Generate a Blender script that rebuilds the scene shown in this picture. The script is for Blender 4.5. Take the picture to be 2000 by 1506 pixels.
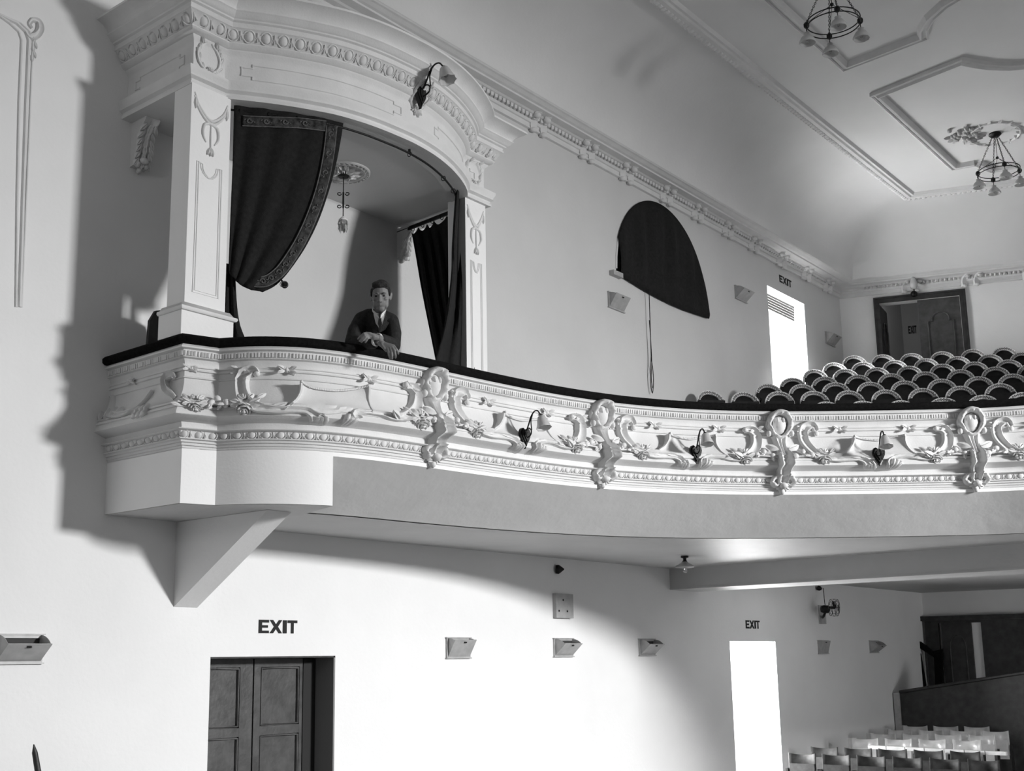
import bpy, bmesh, math, random
from math import sin, cos, pi, radians, sqrt, atan2, hypot
from mathutils import Vector, Matrix, geometry
for o in list(bpy.data.objects): bpy.data.objects.remove(o)
random.seed(7)
SC = bpy.context.scene
COL = SC.collection
# ---------------------------------------------------------------- measured camera (X along the side wall, Y towards it)
F, CX, CY, YAW, PITCH, ROLL = 2285.318, 927.119, 854.94, 0.697588121, 0.185660802, -0.0116944508
S, HC = 2.4, 2.55
FW = Vector((cos(PITCH)*cos(YAW), cos(PITCH)*sin(YAW), sin(PITCH)))
_r = Vector((sin(YAW), -cos(YAW), 0)); _u = _r.cross(FW)
RT = _r*cos(ROLL)+_u*sin(ROLL); UP = -_r*sin(ROLL)+_u*cos(ROLL)
EYE = Vector((0, 0, HC))
cam = bpy.data.cameras.new('camera'); co = bpy.data.objects.new('camera', cam); COL.objects.link(co)
cam.sensor_width = 36; cam.lens = F/2000*36; cam.shift_x = (1000-CX)/2000; cam.shift_y = (CY-753)/2000
cam.clip_end = 300
M = Matrix((( RT.x, UP.x, -FW.x, 0), (RT.y, UP.y, -FW.y, 0), (RT.z, UP.z, -FW.z, HC), (0, 0, 0, 1)))
co.matrix_world = M
SC.camera = co
# ---------------------------------------------------------------- light: soft grey room light, one big window across the hall, daylight in the exits, added fills
SC.view_settings.view_transform = 'Standard'; SC.view_settings.look = 'None'
SC.view_settings.gamma = 1; SC.view_settings.exposure = 0.0
try: SC.view_settings.use_curve_mapping = False
except Exception: pass
wd = bpy.data.worlds.new('room_light'); SC.world = wd; wd.use_nodes = True
wd.node_tree.nodes['Background'].inputs[0].default_value = (1, 1, 1, 1)
wd.node_tree.nodes['Background'].inputs[1].default_value = 0.20
def W(u, v, z): return Vector((u*S, v*S, HC+z*S))
def area(name, loc, target, sx, sy, power, spread=180):
    l = bpy.data.lights.new(name, 'AREA'); l.shape = 'RECTANGLE'; l.size = sx; l.size_y = sy; l.energy = power
    l.spread = radians(spread)
    o = bpy.data.objects.new(name, l); COL.objects.link(o); o.location = loc
    o.rotation_euler = (Vector(target)-Vector(loc)).to_track_quat('-Z', 'Y').to_euler()
    return o
area('window_light', W(4.75, -3.6, 1.48), W(3.5, 3.38, -2.7), 1.5, 1.3, 1180, 98)
area('stage_side_fill', W(-3.5, .5, 1.9), W(2.0, 3.38, 1.7), 1.6, 1.6, 9, 55)  # added fill that lifts the shaded left wall
area('lower_back_fill', W(7.2, -3.2, -.3), W(9.2, 2.8, -.05), 2.0, 1.8, 110, 120)  # added fill from the right, brightens the dim lower back wall
area('lower_exit_daylight', W(6.5, 3.85, -.45), W(6.5, 3.3, -.45), 4.8, 3.2, 1500, 180)
area('upper_exit_daylight', W(7.3, 3.87, 2.1), W(7.3, 3.3, 2.1), 5.4, 4.4, 1700, 180)
area('outdoor_light_lower', W(8.6, 3.95, .1), W(8.6, 4.6, -.1), 5, 2, 420, 180)  # added lamps that whiten the backdrop behind the exits
area('outdoor_light_upper', W(9.4, 3.95, 2.3), W(9.4, 4.6, 2.3), 5, 2, 420, 180)
# ---------------------------------------------------------------- materials
MATS = {}
def mat(name, c, rough=.8, metal=0, noise=0, scale=4, bump=0, bscale=30, spec=.3, c2=None, alpha=None, trans=0, coat=0):
    if name in MATS: return MATS[name]
    m = bpy.data.materials.new(name); m.use_nodes = True; nt = m.node_tree; b = nt.nodes['Principled BSDF']
    b.inputs['Base Color'].default_value = (c, c, c, 1) if not isinstance(c, tuple) else c+(1,)
    b.inputs['Roughness'].default_value = rough; b.inputs['Metallic'].default_value = metal
    b.inputs['Specular IOR Level'].default_value = spec
    if coat: b.inputs['Coat Weight'].default_value = coat
    if trans: b.inputs['Transmission Weight'].default_value = trans
    if alpha is not None: b.inputs['Alpha'].default_value = alpha
    tc = nt.nodes.new('ShaderNodeTexCoord')
    if noise:
        n = nt.nodes.new('ShaderNodeTexNoise'); n.inputs['Scale'].default_value = scale; n.inputs['Detail'].default_value = 6
        nt.links.new(tc.outputs['Object'], n.inputs['Vector'])
        r = nt.nodes.new('ShaderNodeValToRGB'); r.color_ramp.elements[0].position = .3; r.color_ramp.elements[1].position = .7
        a = max(0, c-noise); z = min(1, c+noise) if c2 is None else c2
        r.color_ramp.elements[0].color = (a, a, a, 1); r.color_ramp.elements[1].color = (z, z, z, 1)
        nt.links.new(n.outputs['Fac'], r.inputs[0]); nt.links.new(r.outputs[0], b.inputs['Base Color'])
    if bump:
        n2 = nt.nodes.new('ShaderNodeTexNoise'); n2.inputs['Scale'].default_value = bscale; n2.inputs['Detail'].default_value = 4
        nt.links.new(tc.outputs['Object'], n2.inputs['Vector'])
        bp = nt.nodes.new('ShaderNodeBump'); bp.inputs['Strength'].default_value = bump; bp.inputs['Distance'].default_value = .02
        nt.links.new(n2.outputs['Fac'], bp.inputs['Height']); nt.links.new(bp.outputs[0], b.inputs['Normal'])
    MATS[name] = m; return m
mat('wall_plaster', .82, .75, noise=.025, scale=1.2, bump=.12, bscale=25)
mat('wall_plaster_dimmed', .63, .75, noise=.025, scale=1.2, bump=.12, bscale=25)  # same wall plaster, darkened to imitate the weaker light higher up
mat('white_plaster', .93, .6, noise=.01, scale=3, bump=.06, bscale=40)
mat('cast_plaster', .70, .65, noise=.03, scale=6, bump=.10, bscale=60)
mat('ceiling_plaster', .73, .7, noise=.03, scale=.9, bump=.1, bscale=20)
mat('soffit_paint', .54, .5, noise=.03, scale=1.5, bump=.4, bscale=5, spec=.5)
mat('black_velvet', .006, .9, noise=.003, scale=40, bump=.3, bscale=200, spec=.1)
mat('curtain_velvet', .015, .85, noise=.004, scale=30, bump=.3, bscale=120, spec=.15)
mat('curtain_border', .022, .8, noise=.015, scale=22, bump=.4, bscale=80, spec=.2, c2=.07)
mat('iron', .018, .45, metal=.6, bump=.3, bscale=70, spec=.4)
mat('door_wood', .055, .4, noise=.02, scale=9, bump=.1, spec=.5)
mat('dark_wood', .03, .5, noise=.012, scale=9, bump=.1, spec=.4)
mat('metal_grey', .42, .45, metal=.1, noise=.05, scale=12, spec=.4)
mat('vent_dark', .06, .8)
mat('letter_black', .02, .8)
mat('frosted_glass', .55, .35, trans=.55, spec=.5)
mat('clear_glass', .75, .08, trans=.85, spec=.5)
mat('floor_wood', .10, .6, noise=.03, scale=5)
# ---------------------------------------------------------------- mesh kit
class MB:
    def __init__(s): s.v = []; s.f = []
    def add(s, vs, fs):
        o = len(s.v); s.v += [Vector(v) for v in vs]; s.f += [tuple(i+o for i in f) for f in fs]; return s
    def box(s, c, sz, ax=None):
        ax = ax or (Vector((1, 0, 0)), Vector((0, 1, 0)), Vector((0, 0, 1))); c = Vector(c); vs = []
        for k in (-1, 1):
            for j in (-1, 1):
                for i in (-1, 1): vs.append(c+ax[0]*(i*sz[0]/2)+ax[1]*(j*sz[1]/2)+ax[2]*(k*sz[2]/2))
        return s.add(vs, [(0, 2, 3, 1), (4, 5, 7, 6), (0, 1, 5, 4), (2, 6, 7, 3), (0, 4, 6, 2), (1, 3, 7, 5)])
    def bbox(s, a, b): return s.box([(a[i]+b[i])/2 for i in range(3)], [abs(b[i]-a[i]) for i in range(3)])
    def ell(s, c, r, ax=None, n=8, m=6):
        ax = ax or (Vector((1, 0, 0)), Vector((0, 1, 0)), Vector((0, 0, 1))); c = Vector(c)
        if not hasattr(r, '__len__'): r = (r, r, r)
        vs = [c+ax[2]*r[2]]
        for j in range(1, m):
            t = pi*j/m
            for i in range(n):
                a = 2*pi*i/n; vs.append(c+ax[0]*(r[0]*sin(t)*cos(a))+ax[1]*(r[1]*sin(t)*sin(a))+ax[2]*(r[2]*cos(t)))
        vs.append(c-ax[2]*r[2]); fs = []
        for i in range(n): fs.append((0, 1+i, 1+(i+1) % n))
        for j in range(m-2):
            for i in range(n):
                a = 1+j*n+i; b = 1+j*n+(i+1) % n; fs.append((a, a+n, b+n, b))
        L = len(vs)-1; q = 1+(m-2)*n
        for i in range(n): fs.append((L, q+(i+1) % n, q+i))
        return s.add(vs, fs)
    def tube(s, pts, r, n=8, cap=True, closed=False, up=None):
        pts = [Vector(p) for p in pts]; N = len(pts)
        if not hasattr(r, '__len__'): r = [r]*N
        vs = []; fs = []; prev = None
        for i, p in enumerate(pts):
            a = pts[(i-1) % N] if (closed or i > 0) else p; b = pts[(i+1) % N] if (closed or i < N-1) else p
            t = (b-a).normalized() if (b-a).length > 1e-9 else Vector((0, 0, 1))
            if prev is None:
                q = Vector((0, 0, 1)) if abs(t.z) < .9 else Vector((1, 0, 0))
                if up is not None: q = up
                x = (q-t*q.dot(t)).normalized()
            else: x = (prev-t*prev.dot(t)).normalized()
            prev = x; y = t.cross(x)
            for k in range(n):
                a2 = 2*pi*k/n; vs.append(p+x*(r[i]*cos(a2))+y*(r[i]*sin(a2)))
        M_ = N if closed else N-1
        for i in range(M_):
            for k in range(n):
                a = i*n+k; b = i*n+(k+1) % n; c = ((i+1) % N)*n+(k+1) % n; d = ((i+1) % N)*n+k; fs.append((a, b, c, d))
        if cap and not closed: fs.append(tuple(range(n))[::-1]); fs.append(tuple((N-1)*n+k for k in range(n)))
        return s.add(vs, fs)
    def lathe(s, prof, o, ax=Vector((0, 0, 1)), n=16, xa=None, wob=None):
        ax = Vector(ax).normalized(); x = xa or (Vector((1, 0, 0)) if abs(ax.x) < .9 else Vector((0, 1, 0)))
        x = (x-ax*x.dot(ax)).normalized(); y = ax.cross(x); o = Vector(o); vs = []; fs = []
        for r, h in prof:
            for k in range(n):
                a = 2*pi*k/n; rr = r*(wob(a, h) if wob else 1); vs.append(o+x*(rr*cos(a))+y*(rr*sin(a))+ax*h)
        for i in range(len(prof)-1):
            for k in range(n): fs.append((i*n+k, i*n+(k+1) % n, (i+1)*n+(k+1) % n, (i+1)*n+k))
        return s.add(vs, fs)
    def grid(s, P, closed_u=False):
        R = len(P); C = len(P[0]); vs = [p for row in P for p in row]; fs = []
        for i in range(R-1):
            for j in range(C if closed_u else C-1): fs.append((i*C+j, i*C+(j+1) % C, (i+1)*C+(j+1) % C, (i+1)*C+j))
        return s.add(vs, fs)
    def prism(s, poly, o, x, y, n, t):
        o = Vector(o); P = [o+x*a+y*b for a, b in poly]; k = len(P)
        tri = geometry.tessellate_polygon([[Vector((a, b, 0)) for a, b in poly]])
        fs = [tuple(r) for r in tri]+[tuple(q+k for q in r[::-1]) for r in tri]+[(i, (i+1) % k, k+(i+1) % k, k+i) for i in range(k)]
        return s.add(P+[p+n*t for p in P], fs)
    def mesh(s, name, m, smooth=None):
        me = bpy.data.meshes.new(name); me.from_pydata([tuple(v) for v in s.v], [], s.f); me.update()
        bm = bmesh.new(); bm.from_mesh(me); bmesh.ops.recalc_face_normals(bm, faces=bm.faces); bm.to_mesh(me); bm.free()
        me.materials.append(MATS[m])
        if smooth: 
            me.polygons.foreach_set('use_smooth', [True]*len(me.polygons))
            if smooth < 180:
                try: me.set_sharp_from_angle(angle=radians(smooth))
                except Exception: pass
        return me
    def build(s, name, m, parent=None, smooth=None, **kw):
        return put(name, s.mesh(name, m, smooth), parent, **kw)
def put(name, me, parent=None, mw=None, **kw):
    o = bpy.data.objects.new(name, me); COL.objects.link(o)
    if parent: o.parent = parent; o.matrix_parent_inverse = Matrix.Translation(-parent.location) if parent.type == 'EMPTY' or True else Matrix()
    if mw is not None:
        if parent: o.matrix_basis = mw
        else: o.matrix_world = mw
    for k, v in kw.items(): o[k] = v
    return o
# all builders use world coordinates; roots sit at their base with only a translation, children undo it (matrix_parent_inverse)
def thing(name, label, cat, loc, group=None, kind=None):
    o = bpy.data.objects.new(name, None); COL.objects.link(o); o.location = loc; o['label'] = label; o['category'] = cat
    o.empty_display_size = .1
    if group: o['group'] = group
    if kind: o['kind'] = kind
    return o
def tag(o, label, cat, group=None):
    o['label'] = label; o['category'] = cat
    if group: o['group'] = group
    return o
def struct(name, mb, m, parent=None, smooth=None):
    return mb.build(name, m, parent, smooth) if parent else mb.build(name, m, None, smooth, kind='structure')
def ray(px, py): return FW+RT*((px-CX)/F)-UP*((py-CY)/F)
def at_v(px, py, v): d = ray(px, py); return EYE+d*(v*S/d.y)
def at_u(px, py, u): d = ray(px, py); return EYE+d*(u*S/d.x)
def at_z(px, py, z): d = ray(px, py); return EYE+d*(z*S/d.z)
def at_pl(px, py, p, n): d = ray(px, py); return EYE+d*((p-EYE).dot(n)/d.dot(n))
def spline(pts, n, closed=False):
    pts = [Vector(p) for p in pts]; out = []; N = len(pts)
    segs = N if closed else N-1
    for i in range(segs):
        g = lambda k: pts[k % N] if closed else pts[max(0, min(N-1, k))]
        a, b, c, d = g(i-1), g(i), g(i+1), g(i+2)
        for j in range(n):
            t = j/n; out.append(b*1.0+(c-a)*(.5*t)+(a*2-b*5+c*4-d)*(.5*t*t)+(b*3-a-c*3+d)*(.5*t*t*t))
    if not closed: out.append(pts[-1])
    return out
def lerp(a, b, t): return a+(b-a)*t
def interp(xs, ys, x):
    if x <= xs[0]: return ys[0]
    for i in range(len(xs)-1):
        if x <= xs[i+1]: return lerp(ys[i], ys[i+1], (x-xs[i])/(xs[i+1]-xs[i]))
    return ys[-1]
class Path:
    """plan curve in metres; positive offset = towards the hall (outwards)"""
    def __init__(s, pts, sharp=()):
        s.p = [Vector((a*S, b*S)) for a, b in pts]; s.s = [0]
        for i in range(1, len(s.p)): s.s.append(s.s[-1]+(s.p[i]-s.p[i-1]).length)
        s.L = s.s[-1]; s.n = []
        N = len(s.p)
        for i in range(N):
            t1 = (s.p[i]-s.p[i-1]).normalized() if i > 0 else None
            t2 = (s.p[i+1]-s.p[i]).normalized() if i < N-1 else None
            t1 = t1 or t2; t2 = t2 or t1
            n1 = Vector((t1.y, -t1.x)); n2 = Vector((t2.y, -t2.x)); m = (n1+n2)
            m.normalize(); s.n.append(m/max(.35, m.dot(n1)))
    def at(s, q):
        q = max(0, min(s.L-1e-6, q))
        lo, hi = 0, len(s.s)-1
        while hi-lo > 1:
            m = (lo+hi)//2
            if s.s[m] <= q: lo = m
            else: hi = m
        t = (q-s.s[lo])/(s.s[hi]-s.s[lo]); return s.p[lo].lerp(s.p[hi], t), s.n[lo].lerp(s.n[hi], t)
    def P(s, q, out, z):
        p, n = s.at(q); return Vector((p.x+n.x*out, p.y+n.y*out, z))
    def frame(s, q):
        p, n = s.at(q); N = Vector((n.x, n.y, 0)).normalized(); return Vector((-N.y, N.x, 0)), Vector((0, 0, 1)), N   # tangent, up, normal
    def sweep(s, prof, a=None, b=None, mb=None, caps=True, extra=(), closed=True):
        """prof list of (out, z) in metres or function(s)->list"""
        mb = mb or MB(); a = 0 if a is None else a; b = s.L if b is None else b
        qs = sorted(set([a, b]+[q for q in s.s if a < q < b]+[q for q in extra if a < q < b])); rows = []
        for q in qs:
            pr = prof(q) if callable(prof) else prof
            rows.append([s.P(q, o, z) for o, z in pr])
        mb.grid(rows, closed_u=closed)
        if caps and closed:
            pr = prof(a) if callable(prof) else prof; k = len(pr)
            for row in (rows[0], rows[-1]):
                tri = geometry.tessellate_polygon([[Vector((o, z, 0)) for o, z in pr]]); mb.add(row, [tuple(t) for t in tri])
        return mb
    def hit(s, px, py, out=0, prof=None, zlim=None):
        """first point of the vertical surface (offset out, or prof(z)) seen at a picture point -> (s, z)"""
        d = ray(px, py); best = None; o = out
        for it in range(5):
            best = None
            for i in range(len(s.p)-1):
                A = s.p[i]+s.n[i]*o; B = s.p[i+1]+s.n[i+1]*o; e = B-A
                den = d.x*e.y-d.y*e.x
                if abs(den) < 1e-12: continue
                t = (A.x*e.y-A.y*e.x)/den; w = (A.x*d.y-A.y*d.x)/den
                if t > 0 and -.0005 <= w <= 1.0005 and (best is None or t < best[0]): best = (t, s.s[i]+w*(s.s[i+1]-s.s[i]), HC+d.z*t)
            if best is None: return None
            if prof is None: break
            o = prof(best[2])
        return best[1], best[2]
def holes_wall(name, outer, holes, o, x, y, n, t, m, parent=None):
    """flat wall with openings: outline and holes in (x,y) metres, thickness t along n"""
    mb = MB(); loops = [outer]+holes; flat = [p for l in loops for p in l]; o = Vector(o)
    tri = geometry.tessellate_polygon([[Vector((a, b, 0)) for a, b in l] for l in loops])
    P = [o+x*a+y*b for a, b in flat]; k = len(P); fs = [tuple(r) for r in tri]+[tuple(q+k for q in r) for r in tri]; b0 = 0
    for l in loops:
        for i in range(len(l)): j = (i+1) % len(l); fs.append((b0+i, b0+j, k+b0+j, k+b0+i))
        b0 += len(l)
    mb.add(P+[p+n*t for p in P], fs)
    return struct(name, mb, m, parent)
X = Vector((1, 0, 0)); Y = Vector((0, 1, 0)); Z = Vector((0, 0, 1))
# ================================================================ SETTING
D = 3.383; ZS = .473; UB = 9.658
def zz(z): return HC+z*S
def U(v): return v*S
a_c = at_v(1262, 388, D); arch_u0, arch_u1 = 5.275, 6.275; arch_r = (arch_u1-arch_u0)/2; arch_z = 2.085
arch_poly = [(arch_u0*S, zz(arch_z)), (arch_u1*S, zz(arch_z))]+[(((arch_u0+arch_u1)/2+arch_r*cos(t))*S, zz(arch_z+.03+(2.632-arch_z-.03)*sin(t))) for t in [pi*k/24 for k in range(25)]]
def rect(u0, u1, z0, z1): return [(u0*S, z0), (u1*S, z0), (u1*S, z1), (u0*S, z1)]
holes = [rect(2.586, 3.18, .002, zz(.0125)), rect(6.372, 6.972, .002, zz(.077)), rect(7.16, 7.745, zz(1.40), zz(2.474)), arch_poly]
zsp = zz(ZS)+.02
holes_wall('wall_side', rect(-2.5, 10.6, -.1, zsp), holes[:2], (0, D*S, 0), X, Z, Y, .292, 'wall_plaster')
holes_wall('wall_side', rect(-2.5, 2.5, zsp, zz(3.3)), [], (0, D*S, 0), X, Z, Y, .292, 'wall_plaster')
holes_wall('wall_side', rect(2.5, 10.6, zsp, zz(3.3)), holes[2:], (0, D*S, 0), X, Z, Y, .292, 'wall_plaster_dimmed')  # dimmer light put into the colour of this part of the wall
struct('outside_backdrop', MB().bbox((5.5*S, 4.75*S, -.1), (14*S, 4.85*S, zz(4))), 'white_plaster')  # added white backdrop, lamp-lit so the open exits show as bright daylight
struct('floor', MB().bbox((-8, -12, -.12), (32, 13, 0)), 'floor_wood')
# lower back wall with its doorway
lb0 = at_u(1808, 1207, UB)
lb = lambda px, py: at_u(px, py, UB)
p1, p2 = lb(1842, 1226), lb(1925, 1226)
struct('wall_lower_back', MB().bbox((UB*S, -10, 0), (UB*S+.25, D*S, zz(ZS))), 'wall_plaster')
# upper back wall, splayed
dl = radians(21); BX = Vector((sin(dl), -cos(dl), 0)); BN = Vector((cos(dl), sin(dl), 0)); BO = W(8.40, D, 0)+Vector((0, 0, -HC))
def bwp(px, py):
    p = at_pl(px, py, BO, BN); return (p-BO).dot(BX), p.z
c1, c2, c3, c4 = bwp(1704.6, 582.2), bwp(1884.6, 566.8), bwp(1714, 691.6), bwp(1895, 679.6)
dx0, dx1, dzt = (c1[0]+c3[0])/2, (c2[0]+c4[0])/2, (c1[1]+c2[1])/2
dzb = zz(1.72)
cas = .10
holes_wall('wall_upper_back', [(0, zz(1.0)), (14, zz(1.0)), (14, zz(3.2)), (0, zz(3.2))], [[(dx0+cas, dzb), (dx1-cas, dzb), (dx1-cas, dzt-cas), (dx0+cas, dzt-cas)]], BO, BX, Z, BN, .2, 'wall_plaster')
# main cornice and cove
PW = Path([(-2.5, D), (8.40, D), (8.40+sin(dl)*6, D-cos(dl)*6)])
cor = [(0, 2.664), (.012, 2.668), (.014, 2.682), (.008, 2.686), (.010, 2.725), (.016, 2.730), (.022, 2.752), (.020, 2.757), (.020, 2.785), (.042, 2.792), (.050, 2.803), (.085, 2.806), (.087, 2.822), (.098, 2.828), (.112, 2.845), (.120, 2.850), (.125, 2.862)]
# scale so that the top edge sits where it is seen
cprof = [(o*S*1.2, zz(2.664+(z-2.664)*.5)) for o, z in cor]+[(-.02, zz(2.763)), (-.02, zz(2.664))]
cr = thing('trim_1', 'white moulded cornice with paired brackets running under the cove', 'cornice', W(5, D, 2.66), kind='structure')
PW.sweep(cprof).build('cornice_moulding', 'cast_plaster', cr)
# dentils and brackets along it
db = MB(); s = 3.7*S+2.5*S
def cz(z): return zz(2.664+(z-2.664)*.5)
while s < PW.s[1]+7:
    x, y, n = PW.frame(s)
    if abs(s-PW.s[1]) > .35: db.box(PW.P(s, .020*S*1.2+.025, cz(2.771)), (.035, .05, .045), (x, n, y))
    s += .075
db.build('dentil_row', 'cast_plaster', cr, kind='stuff')
bm_ = MB(); bm_.grid([[Vector((w, o, z)) for w in (-.045, -.04, .04, .045)] for o, z in [(0, -.19), (.03, -.185), (.05, -.155), (.042, -.10), (.06, -.055), (.12, -.025), (.18, 0), (.18, .03), (0, .03)]])
for sx in (-1, 1): bm_.add([(sx*.045, o, z) for o, z in [(0, -.19), (.03, -.185), (.05, -.155), (.042, -.10), (.06, -.055), (.12, -.025), (.18, 0), (.18, .03), (0, .03)]], [tuple(range(9))])
bm_.ell((0, .14, -.022), (.05, .036, .036), n=10); bm_.ell((0, .04, -.17), (.048, .028, .032), n=10)
bme = bm_.mesh('cornice_bracket', 'cast_plaster', 40)
def onS(px): return at_v(px, 142+(px-957)*.58, D).x+2.5*S
for px in (1047, 1142, 1219, 1297, 1358, 1417, 1468, 1522, 1570, 1612):
    u = at_v(px, 217+.5475*(px-970)-18, D).x/S
    for dd in (-.10, .10):
        s = (u+2.5)*S+dd; x, y, n = PW.frame(s)
        p = PW.P(s, .02, cz(2.80))
        put('bracket', bme, cr, Matrix.Translation(p) @ Matrix((( x.x, n.x, 0, 0), (x.y, n.y, 0, 0), (0, 0, 1, 0), (0, 0, 0, 1))))
for k in range(6):
    for dd in (-.10, .10):
        s = PW.s[1]+1.2+k*1.0+dd; x, y, n = PW.frame(s); p = PW.P(s, .02, cz(2.80))
        put('bracket', bme, cr, Matrix.Translation(p) @ Matrix((( x.x, n.x, 0, 0), (x.y, n.y, 0, 0), (0, 0, 1, 0), (0, 0, 0, 1))))
cv = [(.151*S+(.732-.151)*S*(1-cos(t)), zz(2.763)+(3.134-2.763)*S*sin(t)) for t in [pi/2*k/14 for k in range(15)]]
cove = MB(); PW.sweep(cv, mb=cove, closed=False, extra=[k*.5 for k in range(80)])
struct('ceiling', cove, 'ceiling_plaster', smooth=60)
rows = [PW.P(0, .732*S, zz(3.134)), PW.P(PW.s[1], .732*S, zz(3.134)), PW.P(PW.L, .732*S, zz(3.134)), Vector((24, -13, zz(3.134))), Vector((-6, -13, zz(3.134)))]
struct('ceiling', MB().add(rows, [(0, 1, 2, 3, 4)]), 'ceiling_plaster')
# ceiling border moulding (leafy strip + fillets), panels
def leafrow(path, off, z, step, size, a, b, mb):
    s = a; k = 0
    while s < b:
        x, y, n = path.frame(s); p = path.P(s, off, z)
        mb.ell(p, (size*.42, size*.5, size*.35), ((x+n*.5).normalized(), (n-x*.5).normalized(), Z), 5, 4); s += step
    return mb
b1 = thing('trim_2', 'leafy plaster border moulding framing the flat ceiling', 'moulding', W(5, 2.65, 3.134), kind='structure')
zc = zz(3.134)
PW.sweep([(.735*S, zc), (.74*S, zc-.05), (.775*S, zc-.055), (.785*S, zc-.035), (.80*S, zc-.04), (.812*S, zc)]).build('border_moulding', 'cast_plaster', b1)
leafrow(PW, .737*S, zc-.03, .085, .12, 3*S+2.5*S, PW.s[1]+4.5, MB()).build('leaf_row', 'cast_plaster', b1, kind='stuff')
def panel_frame(name, pts, label):
    P = Path(pts); t = thing(name, label, 'ceiling panel', W(pts[1][0], pts[1][1], 3.134), kind='structure')
    P.sweep([(0, zc+.01), (0, zc-.05), (.02, zc-.06), (.03, zc-.035), (.065, zc-.04), (.085, zc-.075), (.105, zc-.07), (.12, zc-.03), (.14, zc+.01)], extra=[]).build('panel_moulding', 'cast_plaster', t)
    return t
q = [(7.583, 2.238), (6.205, 2.238)]
pA = [(7.60, 2.06), (7.585, 2.24)][::-1]
arc = [(6.145+.0*k, 1.70) for k in range(1)]
panA = [(7.62, 2.10), (7.583, 2.24), (6.21, 2.24), (6.122, 1.71)]+[(6.122+.36*sin(radians(a)), 1.71-.36*(1-cos(radians(a)))) for a in (15, 30, 45, 60, 75, 90)]+[(6.482, .8)]
panA = [(7.62, 2.10), (7.583, 2.24), (6.21, 2.24), (6.125, 1.70), (6.20, 1.66), (6.29, 1.60), (6.37, 1.52), (6.43, 1.42), (6.47, 1.2), (6.48, .4)]
panel_frame('trim_3', panA[::-1], 'moulded plaster panel frame around the rear chandelier')
panB = [(3.0, 2.24), (5.83, 2.24), (5.79, 1.76), (5.70, 1.73), (5.62, 1.67), (5.55, 1.58), (5.5, 1.45), (5.48, .4)]
panel_frame('trim_4', panB, 'moulded plaster panel frame at the ceiling above the front chandelier')
p_c = [(7.62, 2.10), (7.80, 2.06), (7.84, 1.9), (7.86, 1.7), (7.95, 1.4)]
panel_frame('trim_5', p_c, 'short moulded plaster strip closing the rear ceiling panel')
# underside of balcony, beam, upper floor
PB = Path([(2.143, D), (2.140, 2.972), (2.245, 2.937), (2.296, 2.85), (2.363, 2.778), (2.443, 2.723), (2.538, 2.685), (2.652, 2.657), (2.782, 2.637), (2.926, 2.622), (3.079, 2.608), (3.238, 2.59), (3.399, 2.567), (3.557, 2.536), (3.71, 2.494), (3.855, 2.441), (3.99, 2.375), (4.115, 2.3), (4.229, 2.214), (4.333, 2.122), (4.428, 2.025), (4.517, 1.925), (4.601, 1.826), (4.681, 1.727), (4.759, 1.628), (4.834, 1.528), (4.904, 1.422), (4.965, 1.295), (5.04, 1.10), (5.12, .80), (5.18, .45), (5.2, 0), (5.2, -.6)])
# finer, smooth resample of the curved part
fine = [Vector((p.x/S, p.y/S, 0)) for p in PB.p[2:]]; fine = spline(fine, 4)
PB = Path([(2.143, D), (2.140, 2.972)]+[(p.x, p.y) for p in fine])
s_end = PB.hit(650, 940, 0)[0]
inset = lambda s: interp([s_end, s_end+1.2, s_end+5, s_end+9], [.19*S, .20*S, .16*S, .12*S], s)
edge = [PB.P(q, -inset(q), zz(ZS)) for q in [s_end+k*.15 for k in range(int((PB.L-s_end)/.15))]]
front = [PB.P(q, 0, zz(ZS)) for q in sorted([0]+[q for q in PB.s if 0 < q < s_end]+[s_end])]
pl = front+edge+[Vector((UB*S, edge[-1].y, zz(ZS))), Vector((UB*S, D*S, zz(ZS)))]
tri = geometry.tessellate_polygon([[Vector((p.x, p.y, 0)) for p in pl]]); k = len(pl)
struct('ceiling', MB().add(pl+[p+Z*.05 for p in pl], [tuple(t) for t in tri]+[tuple(i+k for i in t) for t in tri]), 'soffit_paint')
bt = MB(); b0, b1_ = at_z(1310, 1111, ZS), at_z(1978, 1062, ZS); d_ = (b1_-b0).normalized(); n_ = Vector((-d_.y, d_.x, 0)); n_ = n_ if n_.x > 0 else -n_
o_ = b0-d_*.1
bt.box(o_+d_*6.5+n_*.36+Z*(-.13), (13, .72, .26), (d_, n_, Z)); bt.box(o_+d_*6.5+n_*.36-Z*.27, (13, .74, .02), (d_, n_, Z))
struct('trim_6', bt, 'soffit_paint')
# ================================================================ BALCONY PARAPET
PR = [(.972, .020), (.965, .026), (.960, .026), (.957, .012), (.953, .014), (.936, .012), (.932, .016), (.929, .006), (.918, 0), (.909, 0), (.907, .007), (.903, .007), (.901, .003), (.897, .003), (.895, .007), (.892, .007), (.890, 0), (.874, 0), (.872, .005), (.869, .005), (.867, 0), (.85, .001), (.825, .009), (.80, .024), (.786, .038), (.784, .044), (.779, .044), (.777, .040), (.774, .042), (.772, .048), (.766, .048), (.764, .044), (.752, .052), (.743, .054), (.740, .050), (.726, .011), (.712, .008), (.707, .008), (.7055, .026), (.703, .028), (.700, .024), (.699, .014), (.678, .008), (.677, .016), (.673, .018), (.670, .010), (.664, .010), (.662, .004), (.655, .004), (.653, 0), (.645, 0)]
zx = [a for a, b in PR][::-1]; ox = [b for a, b in PR][::-1]
def pout(zm):
    return interp(zx, ox, (zm-HC)/S)*S
mprof = [(o*S, zz(z)) for z, o in PR]+[(-.08*S, zz(.645)), (-.10*S, zz(.66)), (-.10*S, zz(.972))]
par = thing('balcony_front', 'curved white plaster balcony front with rococo relief and dark padded rail', 'balcony', PB.P(4, 0, zz(ZS)))
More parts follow.
